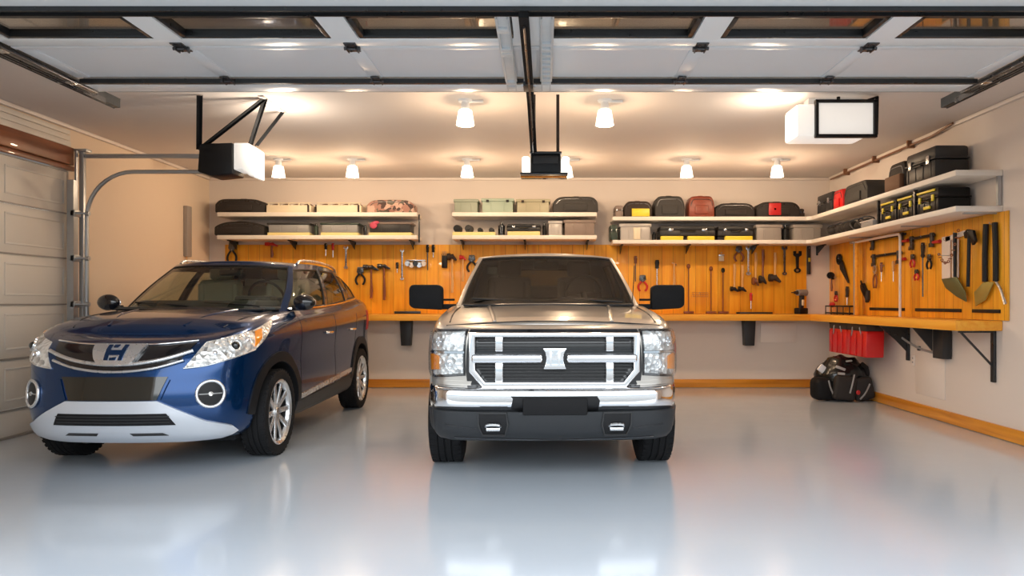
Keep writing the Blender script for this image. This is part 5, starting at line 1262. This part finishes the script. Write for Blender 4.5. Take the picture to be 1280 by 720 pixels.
# side details on both flanks
SY = lambda y: tub.s_of_y(y)
for s in (-1, 1):
    for (y0, y1) in ((1.42, 1.42), (2.52, 2.52), (3.30, 3.42)):
        z0 = .42; patch('door_seam', band([(s*SY(y0), z0), (s*SY((y0+y1)/2), .8), (s*SY(y1), 1.17)], .010), fn, 'black', suv, 0.0015, 0.004)
    patch('door_seam', band([(s*SY(1.42), .42), (s*SY(3.22), .42)], .008), fn, 'black', suv, 0.0015, 0.004)
    patch('sill_trim', [(s*SY(1.33), .25), (s*SY(1.33), .39), (s*SY(2.3), .43), (s*SY(3.24), .47), (s*SY(3.24), .28)][::-s], fn, 'darkgrey', suv, 0.010, 0.015)
    patch('chrome_strip', band([(s*SY(1.42), .43), (s*SY(2.3), .475), (s*SY(3.20), .52)], .045), fn, 'satin', suv, 0.010, 0.012)
    for yc in (2.25, 3.18):
        p, n = fn(s*SY(yc), .99); b = B(); b.tube([p+Vector((0, -.09, 0)), p+n*.03+Vector((0, -.07, 0)), p+n*.03+Vector((0, .07, 0)), p+Vector((0, .09, 0))], .013, smooth=1); b.to('door_handle', 'chrome', suv)
    for yc in (FWY, RWY):
        arc = [(s*SY(yc+.470*math.cos(a)), .37+.470*math.sin(a)) for a in [PI*(0.02+0.95*k/24) for k in range(25)]]
        patch('arch_band', band(arc, .085), fn, 'black', suv, 0.014, 0.03, res=0.015)  # raised black band following the wheel arch
    # tail lamp
    patch('tail_lamp', [(s*SY(4.0), .95), (s*SY(4.0), 1.2), (s*(SY(4.0)+.35), 1.2), (s*(SY(4.0)+.35), .98)][::-s], fn, 'redp', suv, 0.006, 0.01)
# hood shut lines (on the top surface)
def hoodpt(x, y, hz=0.004):
    """point on the bonnet: search the top ring row at this y"""
    best = None
    for q in tub.S:
        p = tub.pt(q, 1.0)
        if p.y >= y-1e-6 and p.x > 0.2: best = p; break
    v = x/best.x; return Vector((x, y, best.z+tub.crown*(1-v*v)*min(1, best.x/tub.hw*1.05)+hz))
for s in (-1, 1):
    b = B(); b.tube([hoodpt(s*x, y, 0.0) for x, y in ((.60, .50), (.655, .7), (.69, .9), (.70, 1.1), (.70, 1.27))], 0.005, seg=6); b.to('bonnet_seam', 'black', suv)
    b = B(); b.tube([hoodpt(s*x, y, -0.006) for x, y in ((.30, .48), (.37, .75), (.42, 1.0), (.45, 1.2))], 0.016, seg=8, smooth=1); b.to('bonnet_crease', 'blue', suv)
# glasshouse
zt_ = lambda y: interp(tub.zt, y)-0.012
bs = [(0, 1.16), (.45, 1.20), (.74, 1.40), (.805, 1.72), (.81, 2.55), (.80, 3.35), (.765, 3.9), (.64, 4.24), (0, 4.36)]
tp = [(0, 1.98, 1.70), (.38, 2.0, 1.695), (.575, 2.09, 1.685), (.605, 2.28, 1.70), (.615, 2.78, 1.715), (.61, 3.32, 1.70), (.575, 3.72, 1.66), (.48, 3.93, 1.63), (0, 4.02, 1.63)]
bs = [(x, y, zt_(y)+0.045*(1-(x/.8)**2)) for x, y in bs]
hs = House(bs, tp)
hs.build(suv, 'blue', [('windscreen', 0, 1.86, .06, .92, 'carglass', False), ('side_window', 2.22, 3.92, .10, .86, 'carglass', True), ('side_window', 4.10, 5.02, .10, .86, 'carglass', True), ('quarter_window', 5.20, 6.2, .14, .80, 'carglassd', True), ('rear_window', 7.2, 8.0, .12, .85, 'carglassd', False)], crown=0.035)
B().box((0, 2.75, 1.245), (1.44, 2.9, 0.03), bev=0.01).to('cabin_deck', 'seatd', suv)
b = B(); b.box((0, 1.70, 1.27), (1.36, 0.35, 0.10), bev=0.04, seg=3); b.box((.38, 1.72, 1.33), (0.36, 0.2, 0.07), bev=0.03); b.to('dashboard', 'seatd', suv)
for x in (-.37, .37): seat(suv, x, 2.62, 1.10, 'seat')
b = B(); b.box((0, 3.5, 1.36), (1.2, 0.14, 0.28), bev=0.05, seg=3); b.box((-.35, 3.52, 1.53), (.24, .09, .12), bev=0.03); b.box((.35, 3.52, 1.53), (.24, .09, .12), bev=0.03); b.to('rear_seat', 'seat', suv)
steering(suv, .37, 2.02, 1.33)
b = B(); b.box((0, 2.02, 1.60), (0.22, 0.03, 0.06), bev=0.012); b.cyl((0, 2.02, 1.62), (0, 2.06, 1.68), 0.008); b.to('rear_view_mirror', 'black', suv)
for s in (-1, 1):
    P_ = [hs.P(u, 1.0, s)+Vector((0, 0, .035)) for u in (3.0, 3.5, 4, 4.5, 5, 5.6)]; P_ = [hs.P(2.8, 1.0, s)]+P_+[hs.P(5.9, 1.0, s)]
    b = B(); b.tube(P_, 0.014, smooth=1); b.to('roof_rail', 'satin', suv)
    P_ = [hs.P(2.15+k*(6.25-2.15)/14, .05+.02*math.sin(k), s)+Vector((s*.006, 0, 0)) for k in range(15)]; P_ = [hs.P(2.15+k*(6.25-2.15)/14, .065, s)+Vector((s*.006, 0, 0)) for k in range(15)]
    b = B(); b.tube(P_, 0.010, seg=6); b.to('window_trim', 'chrome', suv)
    mz = 1.30
    b = B(); b.sph((s*0.92, 1.50, mz), 0.098, (1.05, 0.62, 0.78), seg=20); b.box((s*0.85, 1.52, mz-.05), (.10, .06, .05), bev=.012); mo = b.to('wing_mirror', 'blacks', suv)
    B().sph((s*0.922, 1.545, mz), 0.085, (1.1, 0.25, 0.72), seg=16).to('mirror_glass', 'chrome', mo)
for (x0, x1) in ((-.62, -.05), (.02, .60)):
    b = B(); b.tube([(x1, 1.24, 1.265), (x1-.1, 1.24, 1.275), (x0, 1.42, 1.30)], 0.008, seg=6); b.to('wiper', 'black', suv)
b = B(); b.box((0, 1.20, 1.235), (1.3, 0.10, 0.02), bev=0.008); b.to('cowl', 'black', suv)
b = B(); b.box((0, 2.3, 0.24), (1.4, 3.6, 0.10), bev=0.03); b.to('underbody', 'blackm', suv)

# ---------------------------------------------------------------- pewter pickup
tr = thing('pickup_truck', 'pewter silver pickup truck with chrome grille parked in the middle facing forward', 'truck', (0.075, 5.28, 0.0), math.radians(1.7))
t2 = Tub([(0, 0), (.4, .008), (.66, .03), (.82, .075), (.90, .18), (.935, .38), (.95, .7), (.95, 1.4), (.95, 2.4), (.95, 3.6), (.95, 4.5), (.94, 5.0), (.86, 5.10), (.4, 5.12), (0, 5.12)],
    [(0, .06, .06, .03), (.06, .02, .02, 0), (.15, .0, 0, 0), (.5, 0, 0, 0), (.7, .0, .0, 0), (.84, .008, .005, 0), (.91, .02, .02, .01), (.95, .035, .045, .02), (.98, .055, .08, .03), (1.0, .085, .13, .04)],
    [(0, .46), (.4, .42), (1.4, .36), (4.6, .40), (5.12, .45)],
    [(0, 1.135), (.25, 1.165), (.6, 1.205), (1.0, 1.24), (1.3, 1.265), (1.7, 1.275), (3.2, 1.28), (5.12, 1.28)], crown=0.03, LF=1.0)
body = t2.mesh('body', 'pewter', tr)
TF, TR, TW = 0.70, 4.0, 0.385
cut(body, well_cutter([(TF, 0.40, 0.455), (TR, 0.40, 0.455)]))
b = B(); b.box((0, 4.20, 1.05), (1.62, 1.62, 0.62)); cut(body, b.to('bed_cutter', 'blackm', None, smooth=0))
for (yy, sg) in ((TF, 1), (TF, -1), (TR, 1), (TR, -1)): make_wheel(tr, sg*0.965, yy, TW, 0.26, sg, 0.225, 'steel', 6)
f2 = t2.frame
# grille
g = patch('grille', [(-.635, 1.098), (.635, 1.098), (.645, .80), (.635, .72), (.56, .662), (-.56, .662), (-.635, .72), (-.645, .80)], f2, 'blacks', tr, 0.008, 0.02)
def gbar(x0, x1, z0, z1, y0=-.055, y1=-.005, m='chrome', nm='chrome_bar', bev=.008):
    B().box(((x0+x1)/2, (y0+y1)/2, (z0+z1)/2), (x1-x0, y1-y0, z1-z0), bev=bev, seg=3).to(nm, m, g)
for k in range(4):
    z = 1.022-k*.025+.018; 
    for (x0, x1) in ((-.565, -.43), (-.375, .375), (.43, .565)): gbar(x0, x1, z-.006-.012, z-.012+.002, -.035, .0, 'darkgrey', 'slat', .002)
for k in range(5):
    z = .848-k*.024; xo = .565 if k < 2 else (.54 if k < 4 else .51)
    for (x0, x1) in ((-xo, -.43), (-.375, .375), (.43, xo)): gbar(x0, x1, z-.006, z+.003, -.035, .0, 'darkgrey', 'slat', .002)
# chrome surround (closed ring)
def ring(outer, inner, y0, y1, nm, m, bev=.006):
    b = B(); bm = b.bm; n = len(outer)
    O0 = [bm.verts.new((x, y0, z)) for x, z in outer]; I0 = [bm.verts.new((x, y0, z)) for x, z in inner]
    O1 = [bm.verts.new((x, y1, z)) for x, z in outer]; I1 = [bm.verts.new((x, y1, z)) for x, z in inner]
    for i in range(n):
        j = (i+1) % n
        bm.faces.new((O0[i], O0[j], I0[j], I0[i])); bm.faces.new((O1[j], O1[i], I1[i], I1[j])); bm.faces.new((O0[j], O0[i], O1[i], O1[j])); bm.faces.new((I0[i], I0[j], I1[j], I1[i]))
    es = [e for e in bm.edges if any(v in O0 for v in e.verts) and all(v in O0 for v in e.verts) or all(v in I0 for v in e.verts)]
    bmesh.ops.bevel(bm, geom=es, offset=bev, segments=3, affect='EDGES', profile=0.5)
    return b.to(nm, m, g)
ring([(-.618, 1.083), (.618, 1.083), (.618, .80), (.52, .688), (-.52, .688), (-.618, .80)], [(-.572, 1.050), (.572, 1.050), (.572, .815), (.50, .725), (-.50, .725), (-.572, .815)], -.065, .0, 'chrome_surround', 'chrome', .01)
for s in (-1, 1):
    gbar(*sorted((s*.430, s*.372)), .945, 1.06); gbar(*sorted((s*.430, s*.372)), .715, .865)
    x0, x1 = sorted((s*.60, s*.085)); gbar(x0, x1, .862, .928, -.075, -.005, bev=.02)
B().prism([(-.088, -.105, .972), (.088, -.105, .972), (.066, -.105, .935), (.060, -.105, .895), (.068, -.105, .855), (.084, -.105, .822), (-.084, -.105, .822), (-.068, -.105, .855), (-.060, -.105, .895), (-.066, -.105, .935)], (0, .07, 0), bev=.007).to('emblem', 'chrome', g)
for x in (-.03, .03): B().box((x, -.106, .90), (.016, .008, .10), bev=.003).to('emblem_mark', 'satin', g)
# headlamps
for s in (-1, 1):
    hb = patch('headlamp', [(s*x, z) for x, z in [(.648, .765), (.92, .745), (.985, .80), (.985, 1.075), (.93, 1.098), (.648, 1.098)]][::s], f2, 'blacks', tr, 0.008, 0.02)
    patch('upper_lamp', [(s*x, z) for x, z in [(.665, .945), (.955, .945), (.965, 1.075), (.665, 1.080)]][::s], f2, 'reflector', hb, 0.016, 0.02)
    patch('lower_lamp', [(s*x, z) for x, z in [(.665, .785), (.90, .765), (.955, .80), (.955, .925), (.665, .925)]][::s], f2, 'reflector', hb, 0.016, 0.02)
    patch('amber_marker', [(s*x, z) for x, z in [(.845, .81), (.94, .80), (.955, .915), (.90, .922), (.845, .905)]][::s], f2, 'amber', hb, 0.024, 0.02)
    patch('chrome_divider', [(s*x, z) for x, z in [(.655, .928), (.96, .928), (.96, .942), (.655, .942)]][::s], f2, 'chrome', hb, 0.022, 0.02)
    for (cx, cz) in ((.76, 1.01), (.84, 1.01), (.76, .85)):
        p, n = f2(s*cx, cz); b = B(); b.cyl(p+n*.010, p+n*.024, .028, .036, seg=18, cap=False); b.sph(p+n*.016, .016, seg=10); b.to('lamp', 'chrome', hb)
    # lens covers everything
    patch('lens', [(s*x, z) for x, z in [(.655, .77), (.92, .752), (.978, .80), (.978, 1.07), (.93, 1.09), (.655, 1.09)]][::s], f2, 'lens', hb, 0.034, 0.004)
    patch('filler_strip', [(s*x, z) for x, z in [(.60, .725), (.62, .665), (.95, .680), (.96, .735)]][::s], f2, 'pewter', tr, 0.010, 0.02)
    SY2 = lambda y: t2.s_of_y(y)
    arc = [(s*SY2(TF+.475*math.cos(a)), .40+.475*math.sin(a)) for a in [PI*(0.02+0.90*k/24) for k in range(25)]]
    patch('fender_flare', band(arc, .05), f2, 'pewter', tr, 0.014, 0.03)
    for yy in (1.30, 2.42, 3.28): patch('door_seam', band([(s*SY2(yy), .48), (s*SY2(yy), 1.20)], .01), f2, 'black', tr, 0.0015, 0.004)
    p, n = f2(s*SY2(2.25), 1.02); b = B(); b.tube([p+Vector((0, -.09, 0)), p+n*.035+Vector((0, -.07, 0)), p+n*.035+Vector((0, .07, 0)), p+Vector((0, .09, 0))], .014, smooth=1); b.to('door_handle', 'black', tr)
    patch('tail_lamp', [(s*(SY2(5.0)-.10), .85), (s*(SY2(5.0)-.10), 1.22), (s*(SY2(5.0)+.10), 1.22), (s*(SY2(5.0)+.10), .85)][::-s], f2, 'redp', tr, 0.006, 0.01)
# bumper: chrome bar over black valance
cb = [(0, -.13), (.45, -.115), (.72, -.07), (.86, .01), (.895, .12), (.90, .26), (.5, .34), (0, .34)]
bu = Tub(cb, [(0, .02, .03, 0), (.12, .005, .01, 0), (.3, 0, 0, 0), (.75, 0, 0, 0), (.9, .008, .012, 0), (1, .03, .05, 0)], [(0, .515), (.34, .525)], [(0, .700), (.34, .715)], crown=0, LF=.45, dens=8)
bo = bu.mesh('chrome_bumper', 'chrome', tr, nt=10, nv=6)
bl = Tub(cb, [(0, .10, .10, 0), (.1, .04, .05, 0), (.3, .01, .015, 0), (.6, 0, 0, 0), (1, -.006, -.008, 0)], [(0, .285), (.15, .30), (.34, .33)], [(0, .520), (.34, .520)], crown=0, LF=.45, dens=8)
vo = bl.mesh('valance', mat('charcoal_bumper_plastic', (0.024, 0.026, 0.029), 0.45, spec=0.35), tr, nt=10, nv=6)
fb_ = bu.frame; fl_ = bl.frame
pl = patch('plate_recess', [(-.315, .632), (-.30, .615), (-.315, .545), (-.25, .528), (-.20, .505), (.20, .505), (.24, .528), (.31, .528), (.32, .60), (.30, .632)], fb_, 'black', tr, 0.006, 0.02)
B().box((0, -.145, .560), (.46, .02, .12), bev=.01).to('blank_plate', 'blackm', pl)
for s in (-1, 1):
    f = patch('fog_pocket', [(s*x, z) for x, z in [(.345, .515), (.54, .515), (.545, .43), (.52, .355), (.36, .355), (.335, .43)]][::s], fl_, 'black', vo, 0.006, 0.02)
    patch('rim_trim', band([(s*x, z) for x, z in [(.345, .515), (.54, .515), (.545, .43), (.52, .355), (.36, .355), (.335, .43)]], .012, True), fl_, 'darkgrey', vo, 0.014, 0.02)
    p, n = fl_(s*.44, .42); b = B(); b.tube([p+n*.01+Vector((-.05, 0, 0)), p+n*.03+Vector((-.04, 0, .02)), p+n*.03+Vector((.04, 0, .02)), p+n*.01+Vector((.05, 0, 0))], .012, smooth=1); b.box(p+n*.012+Vector((0, 0, -.02)), (.10, .02, .025), bev=.006); b.to('tow_hook', 'steel', vo)
    patch('crease', band([(s*.56, .40), (s*.80, .42)], .008), fl_, 'blacks', vo, 0.003, 0.006)
patch('lower_lip', band([(-.75, .325), (0, .305), (.75, .325)], .012), fl_, 'blacks', vo, 0.004, 0.008)
# bonnet lines
def hood2(x, y, hz=0.0):
    for q in t2.S:
        p = t2.pt(q, 1.0)
        if p.y >= y-1e-6 and p.x > 0.3: best = p; break
    v = x/best.x; return Vector((x, y, best.z+t2.crown*(1-v*v)*min(1, best.x/t2.hw*1.05)+hz))
for s in (-1, 1):
    b = B(); b.tube([hood2(s*x, y) for x, y in ((.78, .22), (.79, .5), (.79, .8), (.78, 1.1))], 0.006, seg=6); b.to('bonnet_seam', 'black', tr)
    b = B(); b.tube([hood2(s*x, y, -.010) for x, y in ((.44, .17), (.47, .5), (.50, .8), (.52, 1.05))], 0.022, seg=10, smooth=1); b.to('bonnet_crease', 'pewter', tr)
b = B(); b.tube([hood2(x, .155) for x in (-.8, -.5, -.2, .2, .5, .8)], 0.007, seg=6); b.to('bonnet_edge', 'black', tr)
bs = [(0, 1.10), (.48, 1.13), (.80, 1.28), (.855, 1.55), (.86, 2.3), (.86, 2.9), (.84, 3.15), (.76, 3.26), (0, 3.30)]
bs = [(x, y, 1.262+0.02*(1-(x/.86)**2)) for x, y in bs]
tp = [(0, 1.78, 1.765), (.42, 1.80, 1.76), (.625, 1.87, 1.745), (.67, 2.02, 1.75), (.685, 2.4, 1.765), (.68, 2.8, 1.765), (.66, 2.98, 1.755), (.58, 3.06, 1.745), (0, 3.10, 1.75)]
h2 = House(bs, tp, bulge=.015)
h2.build(tr, 'pewter', [('windscreen', 0, 1.90, .05, .94, 'carglassd', False), ('side_window', 2.25, 3.95, .08, .86, 'carglassd', True), ('side_window', 4.10, 5.4, .08, .86, 'carglassd', True), ('rear_window', 7.3, 8.0, .10, .85, 'carglassd', False)], crown=0.028)
B().box((0, 2.3, 1.285), (1.56, 1.7, 0.02), bev=0.006).to('cabin_deck', 'seatd', tr)
b = B(); b.box((0, 1.58, 1.31), (1.45, 0.36, 0.07), bev=0.03, seg=3); b.to('dashboard', 'seatd', tr)
for x in (-.37, .37): seat(tr, x, 2.42, 1.12, 'seatd')
B().box((0, 2.95, 1.38), (1.3, .12, .22), bev=.05).to('rear_seat', 'seatd', tr)
steering(tr, .37, 1.86, 1.38)
b = B(); b.box((0.0, 1.80, 1.66), (0.24, 0.03, 0.07), bev=0.012); b.cyl((0, 1.80, 1.68), (0, 1.84, 1.74), 0.008); b.to('rear_view_mirror', 'black', tr)
B().box((-.52, 1.655, 1.60), (.09, .004, .09), bev=.002, rot=rotm('X', -38)).to('windscreen_sticker', 'greyp', tr)
for (x0, x1) in ((-.68, -.08), (.02, .66)):
    b = B(); b.tube([(x1, 1.16, 1.30), (x1-.1, 1.16, 1.31), (x0, 1.25, 1.335)], 0.009, seg=6); b.to('wiper', 'black', tr)
B().box((0, 1.12, 1.275), (1.5, 0.10, 0.02), bev=0.008).to('cowl', 'black', tr)
for s in (-1, 1):
    b = B(); z = 1.345
    b.prism([(s*x, 1.40, zz) for x, zz in [(.965, z-.115), (1.24, z-.10), (1.275, z-.07), (1.275, z+.09), (1.25, z+.118), (1.0, z+.118), (.965, z+.09)]][::s], (0, .11, 0), bev=.02)
    b.box((s*.92, 1.47, z-.085), (.16, .05, .05), bev=.014); b.box((s*.92, 1.47, z-.02), (.12, .03, .02), bev=.006); mo = b.to('wing_mirror', 'blackm', tr)
    B().box((s*1.12, 1.512, z), (.24, .008, .18), bev=.003).to('mirror_glass', 'chrome', mo)
b = B(); b.tube([(.72, 1.0, 1.26), (.74, 1.02, 1.5), (.745, 1.03, 1.62)], .004); b.to('antenna', 'black', tr)
b = B(); b.box((0, 2.6, 0.40), (1.3, 4.4, 0.16), bev=0.03); b.cyl((-.75, TF, .385), (.75, TF, .385), .05); b.cyl((-.75, TR, .385), (.75, TR, .385), .06); b.sph((0, TR, .38), .14, seg=14); b.to('underbody', 'blackm', tr)
